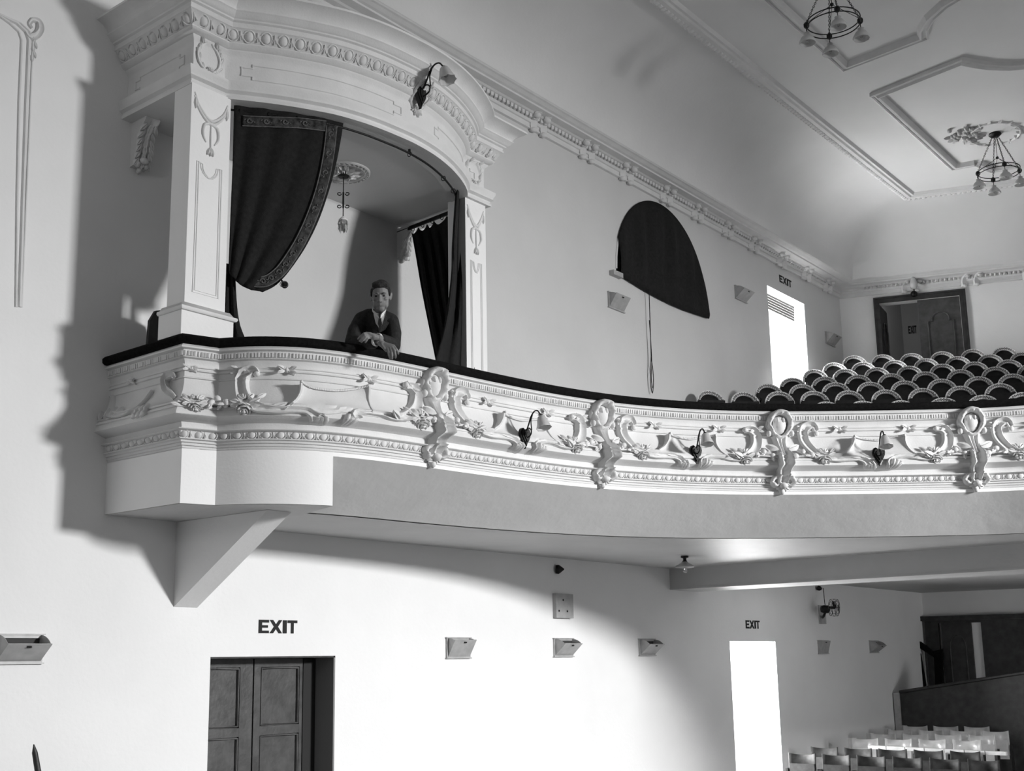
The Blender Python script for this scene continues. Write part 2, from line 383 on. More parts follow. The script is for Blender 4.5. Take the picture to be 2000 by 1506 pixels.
PB.sweep(mprof).build('parapet_moulding', 'cast_plaster', par, smooth=35)
PB.sweep([(0, zz(.647)), (0, zz(ZS)+.003), (-.06, zz(ZS)+.003), (-.08*S, zz(.647))], 0, s_end).build('box_base', 'white_plaster', par, smooth=35)
PB.sweep([(0, zz(.647)), (0, zz(.632)), (-.02, zz(.632)), (-.02, zz(.647))], s_end, PB.L).build('white_band', 'white_plaster', par, smooth=35)
PB.sweep(lambda q: [(-.001, zz(.6325)), (0, zz(.632)), (-inset(q), zz(ZS)), (-inset(q)-.05, zz(ZS)), (-.1*S-.02, zz(.60)), (-.1*S, zz(.632))], s_end, PB.L).build('balcony_underside', 'soffit_paint', par, smooth=25)
PB.sweep([(.028*S, zz(.9735)), (.036*S, zz(.980)), (.037*S, zz(.993)), (.028*S, zz(1.002)), (0, zz(1.006)), (-.10*S, zz(1.004)), (-.118*S, zz(.995)), (-.118*S, zz(.9735))]).build('padded_rail', 'black_velvet', par, smooth=60, label='black velvet padded hand rail along the top')
def surf(s, z, h=0): return PB.P(s, pout(z)+h, z)
def fr(path, s): return path.frame(s)
# leaf blocks under the rail
lbm = MB(); s = .05
while s < PB.L-3:
    x, y, n = PB.frame(s)
    for dz in (0,):
        for k in range(3):
            lbm.box(surf(s+(k-1)*.022, zz(.9445), .004), (.014, .016, .036), (x, n, y))
    lbm.box(surf(s+.05, zz(.9445), .003), (.01, .012, .04), (x, n, y)); s += .1
lbm.build('leaf_tongue_row', 'cast_plaster', par, kind='stuff')
# egg and dart
def egg_mesh(r, name='egg', asp=.85):
    m = MB(); m.ell((0, 0, .0), (r*asp, r, r*.5), n=12, m=8)
    m.tube([Vector((r*asp*1.38*cos(t), r*1.28*sin(t), 0)) for t in [pi*1.15+2*pi*.85*k/14 for k in range(15)]], r*.16, 5)
    return m.mesh(name, 'cast_plaster', 60)
def eggs(path, a, b, step, z, of, r, parent, tilt=0, asp=.85):
    em = egg_mesh(r, asp=asp); s = a; dm = MB()
    while s < b:
        x, y, n = path.frame(s); up = (y*cos(tilt)+n*sin(tilt)); nn = (n*cos(tilt)-y*sin(tilt)); p = path.P(s, of, z)
        put('egg', em, parent, Matrix(((x.x, up.x, nn.x, p.x), (x.y, up.y, nn.y, p.y), (x.z, up.z, nn.z, p.z), (0, 0, 0, 1))))
        x, y, n = path.frame(s+step/2); p = path.P(s+step/2, of, z)
        dm.box(p, (r*.16, r*.5, r*1.9), (x, nn, up))
        for sx in (-1, 1): dm.box(p+x*sx*r*.28-up*r*.1, (r*.14, r*.35, r*1.3), ((x*cos(.45*sx)+up*sin(.45*sx)), nn, (up*cos(.45*sx)-x*sin(.45*sx))))
        s += step
    dm.build('dart_row', 'cast_plaster', parent, kind='stuff')
eggs(PB, .06, PB.L-2.5, .105, zz(.6885), .012*S, .0262, par, asp=1.08)
# ================================================================ RELIEF KIT
SCROLL = [(-1, -.3), (-.98, .55), (-.8, .95), (-.6, .75), (-.35, .42), (0, .3), (.3, .45), (.55, .9), (.75, 1), (.95, .6), (1, -.3)]
ROLL = [(-1, -.3), (-.85, .55), (-.45, .92), (0, 1), (.45, .92), (.85, .55), (1, -.3)]
LEAF = [(-1, -.3), (-.95, .5), (-.6, .85), (-.25, .5), (0, .75), (.25, .5), (.6, .85), (.95, .5), (1, -.3)]
def ribbon(mb, sf, pts, w, h, sec=SCROLL, n=5):
    """raised band along pts=(s,z) on a surface sf(s,z,height)"""
    P = spline([(a, b, 0) for a, b in pts], n); N = len(P); rows = []
    for i, p in enumerate(P):
        t = P[min(N-1, i+1)]-P[max(0, i-1)]; t.normalize(); nx, ny = -t.y, t.x; q = i/(N-1)
        ww = interp([k/(len(w)-1) for k in range(len(w))], w, q); hh = interp([k/(len(h)-1) for k in range(len(h))], h, q)
        rows.append([sf(p.x+nx*a*ww/2, p.y+ny*a*ww/2, b*hh) for a, b in sec])
    mb.grid(rows); k = len(sec); mb.f.append(tuple(len(mb.v)-N*k+j for j in range(k))); mb.f.append(tuple(len(mb.v)-k+j for j in range(k)))
    return mb
def sframe(sf, s, z, e=.004):
    c = sf(s, z, 0); x = (sf(s+e, z, 0)-c).normalized(); y = (sf(s, z+e, 0)-c).normalized(); n = x.cross(y).normalized()
    if n.dot(sf(s, z, .05)-c) < 0: n = -n
    return c, x, y, n
def blob(mb, sf, s, z, rx, ry, rz, rot=0, lift=0, n=8, m=5):
    c, x, y, nn = sframe(sf, s, z); a = x*cos(rot)+y*sin(rot); b = y*cos(rot)-x*sin(rot); mb.ell(c+nn*lift, (rx, ry, rz), (a, b, nn), n, m)
def leafb(mb, sf, s, z, L, w, rot, h=.02, lift=.01):
    c, x, y, nn = sframe(sf, s, z); a = x*cos(rot)+y*sin(rot); b = y*cos(rot)-x*sin(rot); vs = []
    for q, ww, hh in [(0, .12, .2), (.25, .75, .8), (.55, 1, 1), (.8, .6, .9), (1, .03, .4)]:
        for e, k in [(-1, -.5), (-.5, .7), (0, .35), (.5, .7), (1, -.5)]: vs.append(c+a*(L*q)+b*(w*.5*ww*e)+nn*(lift+h*hh*(k if k > 0 else -.3)))
    fs = [(i*5+j, i*5+j+1, i*5+6+j, i*5+5+j) for i in range(4) for j in range(4)]; mb.add(vs, fs+[tuple(range(5)), tuple(range(20, 25))])
def rose(mb, sf, s, z, r, lift=.02):
    c, x, y, nn = sframe(sf, s, z); c = c+nn*lift
    mb.ell(c+nn*r*.5, (r*.28, r*.28, r*.3), (x, y, nn), 7, 5)
    for ring, (k, rad, hh, sz) in enumerate([(4, .32, .5, .33), (6, .62, .28, .42), (7, .92, .05, .42)]):
        for i in range(k):
            a = 2*pi*i/k+ring*.5; d = x*cos(a)+y*sin(a); t = y*cos(a)-x*sin(a); o = (d*.55+nn*.85).normalized()
            mb.ell(c+d*(r*rad)+nn*(r*hh), (r*sz*.22, r*sz, r*sz*.8), ((d-o*d.dot(o)).normalized() if False else (d*.85-nn*.5).normalized(), t, (d*.5+nn*.85).normalized()), 7, 5)
def spray(mb, sf, s, z, k=1.0, mirror=1, seed=0):
    """rose with buds and leaves lying along a fillet"""
    rd = random.Random(seed)
    rose(mb, sf, s, z, .062*k, .045*k)
    for a, L in [(.3, .085), (-.3, .08), (2.8, .09), (3.45, .085), (1.3, .065), (-1.2, .05), (.9, .075), (2.1, .07)]: leafb(mb, sf, s+mirror*.03*cos(a), z+.03*sin(a), L*k, .05*k, a if mirror > 0 else pi-a, .025*k, .03*k)
    for i in range(3):
        ds = mirror*(.13+.085*i)*k; dz = (-.015, .03, -.01)[i]*k; blob(mb, sf, s+ds, z+dz, .028*k, .034*k, .03*k, rd.uniform(0, 3), .035*k)
        leafb(mb, sf, s+ds, z+dz, .08*k, .04*k, rd.uniform(-.6, 1.2) if mirror > 0 else pi-rd.uniform(-.6, 1.2), .02*k, .03*k); leafb(mb, sf, s+ds, z+dz, .07*k, .04*k, rd.uniform(3.4, 4.9), .02*k, .03*k)
    for i in range(2): leafb(mb, sf, s-mirror*(.07+.05*i)*k, z+.03*(1-i)*k, .09*k, .04*k, (2.4+.6*i) if mirror > 0 else pi-(2.4+.6*i), .02*k, .03*k)
    c0 = sf(s, z, .03); c1 = sf(s+mirror*.17*k, z+.01, .035); c2 = sf(s+mirror*.36*k, z, .02); mb.tube([c0, c1, c2], .008, 5)
def knot(mb, sf, s, z, k=1.0):
    for a in (.6, 2.5, -.6, -2.5): leafb(mb, sf, s+.012*cos(a), z+.012*sin(a), .075*k, .034*k, a, .018, .008)
    blob(mb, sf, s, z, .018*k, .024*k, .02, 0, .012)
    ribbon(mb, sf, [(s-.05*k, z+.028*k), (s, z), (s+.06*k, z-.03*k)], [.022, .03, .018], [.015, .025, .012], ROLL, 3)
def px(pxy, L, o=0):
    cx, cy, sc = L; return [PB.hit(cx+a/sc, cy+b/sc, o, lambda z: pout(z)+o) for a, b in pxy]
C2, C3, C5 = (450, 660, 4.444), (800, 680, 4.444), (1550, 720, 4.444)
cart_s = [PB.hit(857, 745, .1)[0], PB.hit(1183, 808, .1)[0], PB.hit(1526, 826, .1)[0], PB.hit(1900, 820, .1)[0]]
print('CART', [round(v, 3) for v in cart_s])
LC = px([(190, 545), (165, 505), (125, 500), (88, 520), (72, 565), (85, 625), (125, 682), (190, 735), (280, 768), (380, 785), (480, 782), (560, 780), (610, 800), (645, 830)], C5)
RC = px([(845, 850), (838, 815), (870, 780), (930, 762), (1010, 758), (1090, 768), (1150, 770), (1225, 755), (1290, 715), (1325, 665), (1333, 605), (1315, 550), (1275, 520), (1225, 525)], C5)
LF = px([(640, 822), (665, 850), (700, 862), (735, 850)], C5); RF = px([(905, 800), (875, 840), (840, 856), (805, 846)], C5)
PLT = px([(500, 602), (560, 612), (630, 622), (720, 628), (800, 612), (870, 598), (940, 592)], C5)
PLB = px([(385, 775), (480, 772), (560, 785), (700, 790), (820, 785), (930, 765), (1090, 765)], C5)
PLL = px([(500, 602), (498, 655), (470, 705), (420, 740), (385, 775)], C5); PLR = px([(940, 592), (945, 640), (975, 690), (1030, 735), (1090, 765)], C5)
base_a, base_b = cart_s[2], cart_s[3]
def plate(mb, sf, T, B, L, R, hh=.07, nu=22, nv=9):
    T, B = spline([(a, b, 0) for a, b in T], 6), spline([(a, b, 0) for a, b in B], 6); L, R = spline([(a, b, 0) for a, b in L], 6), spline([(a, b, 0) for a, b in R], 6)
    def g(P, t): x = t*(len(P)-1); i = min(len(P)-2, int(x)); return P[i].lerp(P[i+1], x-i)
    rows = []
    for j in range(nv+1):
        v = j/nv; row = []
        for i in range(nu+1):
            u = i/nu; p = g(T, u)*(1-v)+g(B, u)*v+g(L, v)*(1-u)+g(R, v)*u-(T[0]*((1-u)*(1-v))+T[-1]*(u*(1-v))+B[0]*((1-u)*v)+B[-1]*(u*v))
            e = abs(2*u-1); h = .022+hh*(e**4)*(1-v)**1.3+.012*(1-v)*(1 if j else 0)
            row.append(sf(p.x, p.y, h))
        rows.append(row)
    mb.grid(rows)
    for line in (rows[0], rows[-1], [r[0] for r in rows], [r[-1] for r in rows]):     # skirt down to the wall
        pass
    def foot(P, n): return [sf(g(P, i/n).x, g(P, i/n).y, -.01) for i in range(n+1)]
    for top, bot in ((rows[0], foot(T, nu)), (rows[-1], foot(B, nu)), ([r[0] for r in rows], foot(L, nv)), ([r[-1] for r in rows], foot(R, nv))): mb.grid([top, bot])
    mb.tube([r+(sf(0, 0, 0)-sf(0, 0, 0)) for r in rows[0]], .012, 5)
    for i in range(0, nu*2): 
        q = i/(nu*2); p = g(T, q); e = abs(2*q-1); mb.ell(sf(p.x, p.y, .03+hh*e**4+.012), .011, n=5, m=4)
    mb.tube([r[0] for r in rows], .012, 5); mb.tube([r[-1] for r in rows], .012, 5)
def bay(sm, parent, nm='', box=False, tr=lambda P: P):
    l, r, lf, rf = tr(LC), tr(RC), tr(LF), tr(RF)
    m = MB(); ribbon(m, surf, l, [.05, .07, .09, .10, .10, .10, .095, .09, .08, .07, .06, .06, .07, .09], [.04, .055, .06, .06, .06, .058, .055, .052, .048, .042, .036, .036, .045, .055])
    blob(m, surf, l[0][0], l[0][1], .026, .022, .03, 0, .03); leafb(m, surf, l[8][0], l[8][1], .16, .05, .35 if not box else .3, .03, .02)
    m.build('c_scroll', 'cast_plaster', parent, 50)
    m = MB(); ribbon(m, surf, r, [.09, .08, .06, .05, .05, .055, .07, .08, .095, .105, .11, .10, .08, .05], [.055, .045, .03, .028, .03, .035, .04, .045, .05, .055, .06, .06, .055, .04])
    blob(m, surf, r[-1][0], r[-1][1], .026, .022, .03, 0, .03); leafb(m, surf, r[7][0], r[7][1], .15, .06, 2.5, .035, .03)
    m.build('c_scroll', 'cast_plaster', parent, 50)
    for f, sg in ((lf, 1), (rf, -1)):
        m = MB()
        for k in range(3):
            ribbon(m, surf, [(f[0][0]+sg*.035*k-sg*.03, f[0][1]+.012*k-.01), (f[1][0]+sg*.03*k-sg*.03, f[1][1]+.0*k-.005), (f[2][0]+sg*.012*k-sg*.01, f[2][1]-.004*k)], [.035, .045, .03], [.035+.01*k, .055, .035], ROLL, 4)
        m.build('scroll_foot', 'cast_plaster', parent, 50)
ornm = par
def mapb(a, b):
    k = (b-a)/(base_b-base_a); return lambda P: [(a+(s-base_a)*k, z) for s, z in P]
bounds = [(cart_s[0], cart_s[1]), (cart_s[1], cart_s[2]), (cart_s[2], cart_s[3]), (cart_s[3], cart_s[3]*2-cart_s[2])]
for a, b in bounds:
    tr = mapb(a, b); bay(None, par, tr=tr)
    m = MB(); plate(m, surf, tr(PLT), tr(PLB), tr(PLL), tr(PLR)); m.build('shield_panel', 'cast_plaster', par, 40)
    for q in px([(75, 482), (390, 484), (985, 480), (1325, 465)], C5): m = MB(); s2 = tr([q])[0]; knot(m, surf, s2[0], zz(.899)); m.build('ribbon_knot', 'cast_plaster', par, 50)
    for sgn, ss in ((1, a+.16), (-1, b-.20)):
        m = MB(); spray(m, surf, ss+ (.24 if sgn > 0 else -.20), zz(.778), .95, -sgn, int(ss*10)); m.build('rose_spray', 'cast_plaster', par, 50)
# the box panel
BL = px([(235, 320), (205, 288), (165, 295), (125, 335), (108, 400), (118, 490), (160, 560), (235, 602), (330, 622), (440, 630), (560, 628), (650, 635), (705, 660), (745, 695)], C2)
BR = px([(1085, 700), (1075, 665), (1110, 645), (1170, 642), (1240, 648), (1310, 660), (1380, 682), (1460, 690), (1530, 670), (1578, 620), (1592, 550), (1588, 480), (1565, 430), (1500, 412)], C2)
_s = (LC, RC, LF, RF)
LC, RC = BL, BR; LF = px([(745, 690), (780, 715), (820, 728), (865, 722)], C2); RF = px([(1060, 690), (1020, 725), (985, 732), (955, 722)], C2)
bay(None, par, box=True)
m = MB(); plate(m, surf, px([(600, 405), (690, 442), (800, 458), (900, 465), (1000, 460), (1080, 448), (1150, 432)], C2), px([(470, 618), (600, 615), (700, 640), (830, 665), (960, 655), (1090, 640), (1230, 640)], C2),
    px([(600, 405), (598, 480), (570, 545), (520, 590), (470, 618)], C2), px([(1150, 432), (1158, 490), (1170, 550), (1195, 600), (1230, 640)], C2)); m.build('shield_panel', 'cast_plaster', par, 40)
LC, RC, LF, RF = _s
for q in px([(100, 240), (490, 250), (1190, 300), (1560, 360)], C2): m = MB(); knot(m, surf, q[0], zz(.899)); m.build('ribbon_knot', 'cast_plaster', par, 50)
for (qx, qy), sg in (((130, 690), -1), ((1660, 790), 1)):
    q = px([(qx, qy)], C2)[0]; m = MB(); spray(m, surf, q[0], zz(.778), 1.0, sg, 5+sg); m.build('rose_spray', 'cast_plaster', par, 50)
# chamfer and return ornaments
s0, s1, s2 = PB.s[0], PB.s[1], PB.s[2]
m = MB(); spray(m, surf, s1+.11, zz(.778), .8, 1, 9); m.build('rose_spray', 'cast_plaster', par, 50)
for q in (s1+.05, s0+.32): m = MB(); knot(m, surf, q, zz(.899), .75); m.build('ribbon_knot', 'cast_plaster', par, 50)
m = MB(); ribbon(m, surf, [(s1-.10, zz(.87)), (s1-.14, zz(.885)), (s1-.22, zz(.875)), (s1-.21, zz(.845)), (s1-.12, zz(.82)), (s1-.06, zz(.80))], [.03, .06, .08, .07, .05, .04], [.03, .05, .06, .05, .04, .02])
for k in range(3): ribbon(m, surf, [(s0+.50+.05*k, zz(.80)), (s0+.52+.055*k, zz(.775)), (s0+.47+.05*k, zz(.760))], [.03, .045, .03], [.03, .05, .03], ROLL)
m.build('c_scroll', 'cast_plaster', par, 50)
m = MB(); ribbon(m, surf, [(s0+.06, zz(.87)), (s0+.09, zz(.82)), (s0+.20, zz(.79)), (s0+.36, zz(.785)), (s0+.48, zz(.80)), (s0+.60, zz(.85))], [.03, .05, .06, .05, .04, .03], [.03, .04, .05, .04, .03, .03])
for k in range(4): leafb(m, surf, s0+.04+.06*k, zz(.775), .12, .04, 2.0-.35*k, .03, .02)
m.build('c_scroll', 'cast_plaster', par, 50)
# cartouches: oval shell, stem, S-leaf over the belly, pendant
for i, sc_ in enumerate(cart_s+[cart_s[3]*2-cart_s[2]]):
    t = MB(); zt = zz(.915)
    blob(t, surf, sc_, zt, .07, .10, .075, 0, .02, 14, 8); t.build('cartouche_oval', 'cast_plaster', par, 60)
    t = MB(); R = []
    for k in range(29):
        a = -pi/2+2*pi*k/28; R.append((sc_+.108*cos(a)*(1-.25*max(0, -sin(a))), zt+.122*sin(a)))
    ribbon(t, surf, R, [.04, .05, .055, .06, .055, .05, .04], [.08, .09, .095, .10, .095, .09, .08], ROLL, 2)
    for k in range(5): blob(t, surf, sc_+(k-2)*.026, zt+.112-.006*abs(k-2), .015, .022, .028, (2-k)*.25, .07)
    for sg in (-1, 1): blob(t, surf, sc_+sg*.115, zt-.085, .024, .035, .035, 0, .05); blob(t, surf, sc_+sg*.125, zt+.02, .016, .045, .025, 0, .04)
    t.build('cartouche_frame', 'cast_plaster', par, 60)
    t = MB(); ribbon(t, surf, [(sc_, zz(.868)), (sc_, zz(.84)), (sc_+.005, zz(.81)), (sc_+.01, zz(.785))], [.17, .12, .10, .12], [.075, .085, .09, .085], LEAF)
    for sg in (-1, 1): leafb(t, surf, sc_+sg*.05, zz(.79), .13, .07, (pi/2+sg*-1.1), .04, .06)
    ribbon(t, surf, [(sc_+.0, zz(.80)), (sc_+.01, zz(.78)), (sc_+.012, zz(.75)), (sc_+.008, zz(.72)), (sc_, zz(.69)), (sc_-.005, zz(.67))], [.13, .15, .15, .13, .11, .08], [.10, .115, .115, .11, .09, .05], SCROLL)
    t.build('cartouche_stem', 'cast_plaster', par, 60)
    t = MB()
    for sg in (-1, 1): ribbon(t, surf, [(sc_+sg*.02, zz(.70)), (sc_+sg*.09, zz(.695)), (sc_+sg*.11, zz(.678)), (sc_+sg*.07, zz(.664)), (sc_+sg*.035, zz(.674))], [.03, .045, .045, .04, .02], [.05, .07, .07, .06, .04], ROLL)
    blob(t, surf, sc_, zz(.665), .045, .035, .055, 0, .035); blob(t, surf, sc_-.008, zz(.652), .028, .034, .04, 0, .03)
    for a in (3.6, 4.2, 5.2, 5.8): leafb(t, surf, sc_, zz(.672), .075, .045, a, .03, .03)
    t.build('cartouche_drop', 'cast_plaster', par, 60)
# ================================================================ PRIVATE BOX CANOPY
cn = [(2.155, D), (2.155, 3.005), (2.285, 3.005)]
arcp = spline([(2.285, 3.005, 0), (2.375, 2.942, 0), (2.457, 2.891, 0), (2.55, 2.843, 0), (2.63, 2.810, 0), (2.748, 2.783, 0), (2.866, 2.772, 0), (2.968, 2.77, 0), (3.088, 2.784, 0), (3.21, 2.816, 0), (3.325, 2.862, 0), (3.405, 2.905, 0), (3.462, 2.95, 0)], 4)
cn += [(p.x, p.y) for p in arcp[1:]]+[(3.60, 2.95), (3.60, D)]
PC = Path(cn)
can = thing('box_canopy', 'curved white plaster canopy with egg and dart cornice over the private box', 'canopy', W(2.9, 2.8, 1.86))
CP = [(1.862, .020), (1.873, .021), (1.876, .016), (1.882, .018), (1.889, .030), (1.893, .026), (1.900, .028), (1.912, .035), (1.922, .036), (1.926, .004), (1.93, 0), (2.02, 0), (2.032, .003), (2.040, .012), (2.046, .014), (2.050, .024), (2.060, .033), (2.064, .033), (2.066, .026), (2.078, .038), (2.100, .052), (2.104, .060), (2.110, .062), (2.113, .056), (2.122, .060), (2.126, .068), (2.131, .070), (2.136, .080), (2.146, .086), (2.150, .092), (2.155, .092), (2.158, .088), (2.170, .095), (2.184, .112), (2.190, .128), (2.192, .134), (2.200, .134)]
cprof2 = [(o*S, zz(z)) for z, o in CP]+[(-.07*S, zz(2.200)), (-.07*S, zz(1.862))]
PC.sweep(cprof2).build('entablature', 'cast_plaster', can, smooth=35)
ni = lambda q: PC.P(q, -.05*S, zz(1.866))
eggs(PC, .05, PC.L-.9, .135, zz(2.0845), .042*S, .040, can, tilt=.6, asp=.82)
inner = [PC.P(q, -.06*S, 0) for q in PC.s[1:-1]]
poly = [Vector((2.21*S, D*S, 0))]+inner+[Vector((3.55*S, D*S, 0))]
tri = geometry.tessellate_polygon([poly]); k = len(poly); mb = MB()
for h0, h1 in ((1.868, 1.90), (2.17, 2.195)):
    mb.add([p+Z*zz(h0) for p in poly]+[p+Z*zz(h1) for p in poly], [tuple(t) for t in tri]+[tuple(i+k for i in t) for t in tri])
mb.build('box_ceiling', 'ceiling_plaster', can)
# frieze panel outlines and the underside roll
def csurf(s, z, h=0): return PC.P(s, interp([zz(a) for a, _ in CP], [b*S for _, b in CP], z)+h, z)
def chit(px_, py_, o=0): return PC.hit(px_, py_, o, None)
fa = chit(472, 120)[0]; fb = chit(783, 175)[0]; fc = chit(848, 215)[0]; fd = chit(925, 270)[0]
def outline(a, b, z0, z1, notch):
    m = MB(); nz = (z1-z0)*.22
    lp = [(a, z0+nz), (a, z1-nz), (a+notch, z1-nz), (a+notch, z1)]+[(a+notch+(b-a-2*notch)*k/16, z1) for k in range(1, 17)]+[(b-notch, z1-nz), (b, z1-nz), (b, z0+nz), (b-notch, z0+nz), (b-notch, z0)]+[(b-notch-(b-a-2*notch)*k/16, z0) for k in range(1, 17)]+[(a+notch, z0+nz)]
    m.tube([csurf(s, z, .002) for s, z in lp], .0085, 6, closed=True); return m
outline(fa, fb, zz(1.950), zz(2.003), .09).build('frieze_panel_bead', 'cast_plaster', can)
outline(fc, fd, zz(1.950), zz(2.003), .07).build('frieze_panel_bead', 'cast_plaster', can)
outline(.12, PC.s[1]-.12, zz(1.950), zz(2.003), .06).build('frieze_panel_bead', 'cast_plaster', can)
def husk(m, sf, s, z, k=1.0):
    """wreath with a leafy mask-like bunch below"""
    for sg in (-1, 1):
        ribbon(m, sf, [(s+sg*.02*k, z-.09*k), (s+sg*.085*k, z-.04*k), (s+sg*.105*k, z+.04*k), (s+sg*.075*k, z+.11*k), (s+sg*.02*k, z+.15*k)], [.03*k, .03*k, .028*k, .024*k, .012*k], [.015, .022, .022, .02, .01], ROLL)
        for i in range(7): leafb(m, sf, s+sg*(.06+.045*sin(i*.5))*k, z+(-.09+.038*i)*k, .065*k, .032*k, pi/2-sg*(.9-.18*i)*(1 if i % 2 else .2), .018, .01)
    for i in range(9): a = 3.3+i*.35; leafb(m, sf, s+.01*cos(a), z-.08*k+.01*sin(a), (.06+.02*(i % 2))*k, .028*k, a, .02, .012)
    rose(m, sf, s, z-.075*k, .03*k, .015)
m = MB(); husk(m, csurf, PC.s[1]+.155, zz(1.975)); m.build('pillar_wreath', 'cast_plaster', can, 50)
sp_ = PC.s[-2]-.17
m = MB(); husk(m, csurf, sp_, zz(1.975)); m.build('pillar_wreath', 'cast_plaster', can, 50)
sq, sqz = chit(815, 197, .02)
m = MB(); husk(m, csurf, sq, sqz, .9); m.build('lamp_wreath', 'cast_plaster', can, 50)
# pillars
def pillar(name, label, u0, u1, v0, v1, zb, face_panel=True, plinth=True):
    t = thing(name, label, 'pillar', W((u0+u1)/2, (v0+v1)/2, zb))
    MB().bbox((u0*S, v0*S, zz(zb)), (u1*S, v1*S, zz(1.866))).build('shaft', 'wall_plaster', t)
    def fsf(s, z, h=0): return Vector((s, v0*S-h, z))
    w = (u1-u0)*S; x0 = u0*S; m = MB()
    zb2 = zz(1.155 if plinth else 1.03); zt = zz(1.60)
    xa, xb = x0+.07, x0+w-.07
    lp = [(xa, zb2), (xb, zb2), (xb, zt), (xb-.035, zt-.01)]+[((xa+xb)/2+(.5*(xb-xa)-.035)*cos(a), zt-.01-.0-.10*sin(a)) for a in [pi*k/8 for k in range(1, 8)]]+[(xa+.035, zt-.01), (xa, zt)]
    for off in (0, .018): m.tube([fsf(a+(off if a < x0+w/2 else -off), b+(off if b < zz(1.3) else 0), .001) for a, b in lp], .006, 5, closed=True)
    m.build('panel_bead', 'cast_plaster', t)
    m = MB(); c = x0+w/2
    for dy in (0, .03): ribbon(m, fsf, [(x0+.03, zz(1.835)-dy), (x0+.08, zz(1.79)-dy), (c, zz(1.755)-dy), (x0+w-.08, zz(1.79)-dy), (x0+w-.03, zz(1.835)-dy)], [.014, .022, .026, .022, .014], [.008, .014, .02, .014, .008], ROLL)
    for sg in (-1, 1):
        ribbon(m, fsf, [(c, zz(1.745)), (c+sg*.06, zz(1.735)), (c+sg*.075, zz(1.70)), (c+sg*.04, zz(1.675))], [.02, .028, .024, .012], [.012, .02, .02, .008], ROLL)
        leafb(m, fsf, c+sg*(w/2-.04), zz(1.82), .10, .04, -pi/2, .02, .005)
    ribbon(m, fsf, [(c, zz(1.74)), (c, zz(1.69)), (c+.004, zz(1.655))], [.01, .014, .012], [.012, .016, .012], ROLL)
    for a in (-1.2, -1.57, -1.95): leafb(m, fsf, c, zz(1.662), .075, .034, a, .022, .008)
    m.build('hanging_relief', 'cast_plaster', t, 50)
    if plinth:
        MB().bbox(((u0-.022)*S, (v0-.018)*S, zz(zb)), ((u1+.022)*S, (v1+.01)*S, zz(1.083))).build('plinth', 'wall_plaster', t)
        pp = Path([(u0-.012, v1+.01), (u0-.012, v0-.012), (u1+.012, v0-.012), (u1+.012, v1+.01)])
        pp.sweep([(-.03, zz(1.083)), (.035, zz(1.083)), (.045, zz(1.088)), (.042, zz(1.095)), (.02, zz(1.099)), (.0, zz(1.112)), (-.03, zz(1.114))]).build('plinth_cap', 'cast_plaster', t, 50)
    return t
pillar('box_pillar', 'white plaster pillar with plinth at left corner of the private box', 2.137, 2.296, 2.982, 3.075, 1.004)
pillar('box_pillar', 'white plaster pillar without plinth beside the right box curtain', 3.470, 3.600, 2.945, 3.04, .70, plinth=False)
# return beams to the wall and consoles
def console(u, zt, parent, k=1.0):
    m = MB(); prof = [(0, -.50), (.05, -.49), (.09, -.44), (.085, -.38), (.12, -.33), (.13, -.25), (.15, -.17), (.21, -.08), (.26, -.03), (.27, 0), (0, 0)]
    m.prism([(a*k, b*k) for a, b in prof], (u*S-.085*k, D*S, zt), -Y, Z, X, .17*k)
    def fs(s, z, h=0): return Vector((s, D*S-interp([-.5*k, -.44*k, -.33*k, -.25*k, -.17*k, -.08*k, 0], [.03*k, .09*k, .12*k, .13*k, .15*k, .21*k, .27*k], z-zt)-h, z))
    for i in range(6):
        for sg in (-1, 0, 1): leafb(m, fs, u*S+sg*.05*k, zt-(.06+.07*i)*k, .11*k, .055*k, -pi/2+sg*.5, .03*k, .01)
    for sg in (-1, 1): blob(m, fs, u*S+sg*.05*k, zt-.46*k, .035*k, .04*k, .035*k, 0, .02)
    blob(m, fs, u*S, zt-.50*k, .03*k, .05*k, .03*k, 0, .02); blob(m, fs, u*S, zt-.43*k, .05*k, .04*k, .05*k, 0, .03)
    m.build('console_bracket', 'cast_plaster', parent, 50)
console(2.205, zz(1.864), can, .80)
console(3.545, zz(1.85), can, .66)
# strut under the box
st = MB(); A = at_z(339, 1186, .18)
wl = [Vector((2.425*S, D*S, zz(ZS)-.002)), Vector((2.425*S, D*S, zz(.181))), Vector((2.425*S, 2.90*S, zz(ZS)-.002))]
wd_ = .098*S
st.add(wl+[p+X*wd_ for p in wl], [(0, 1, 2), (3, 5, 4), (0, 3, 4, 1), (1, 4, 5, 2), (2, 5, 3, 0)])
st.build('support_strut', 'wall_plaster', None, None, label='triangular white plaster strut between wall and underside of private box', category='bracket')
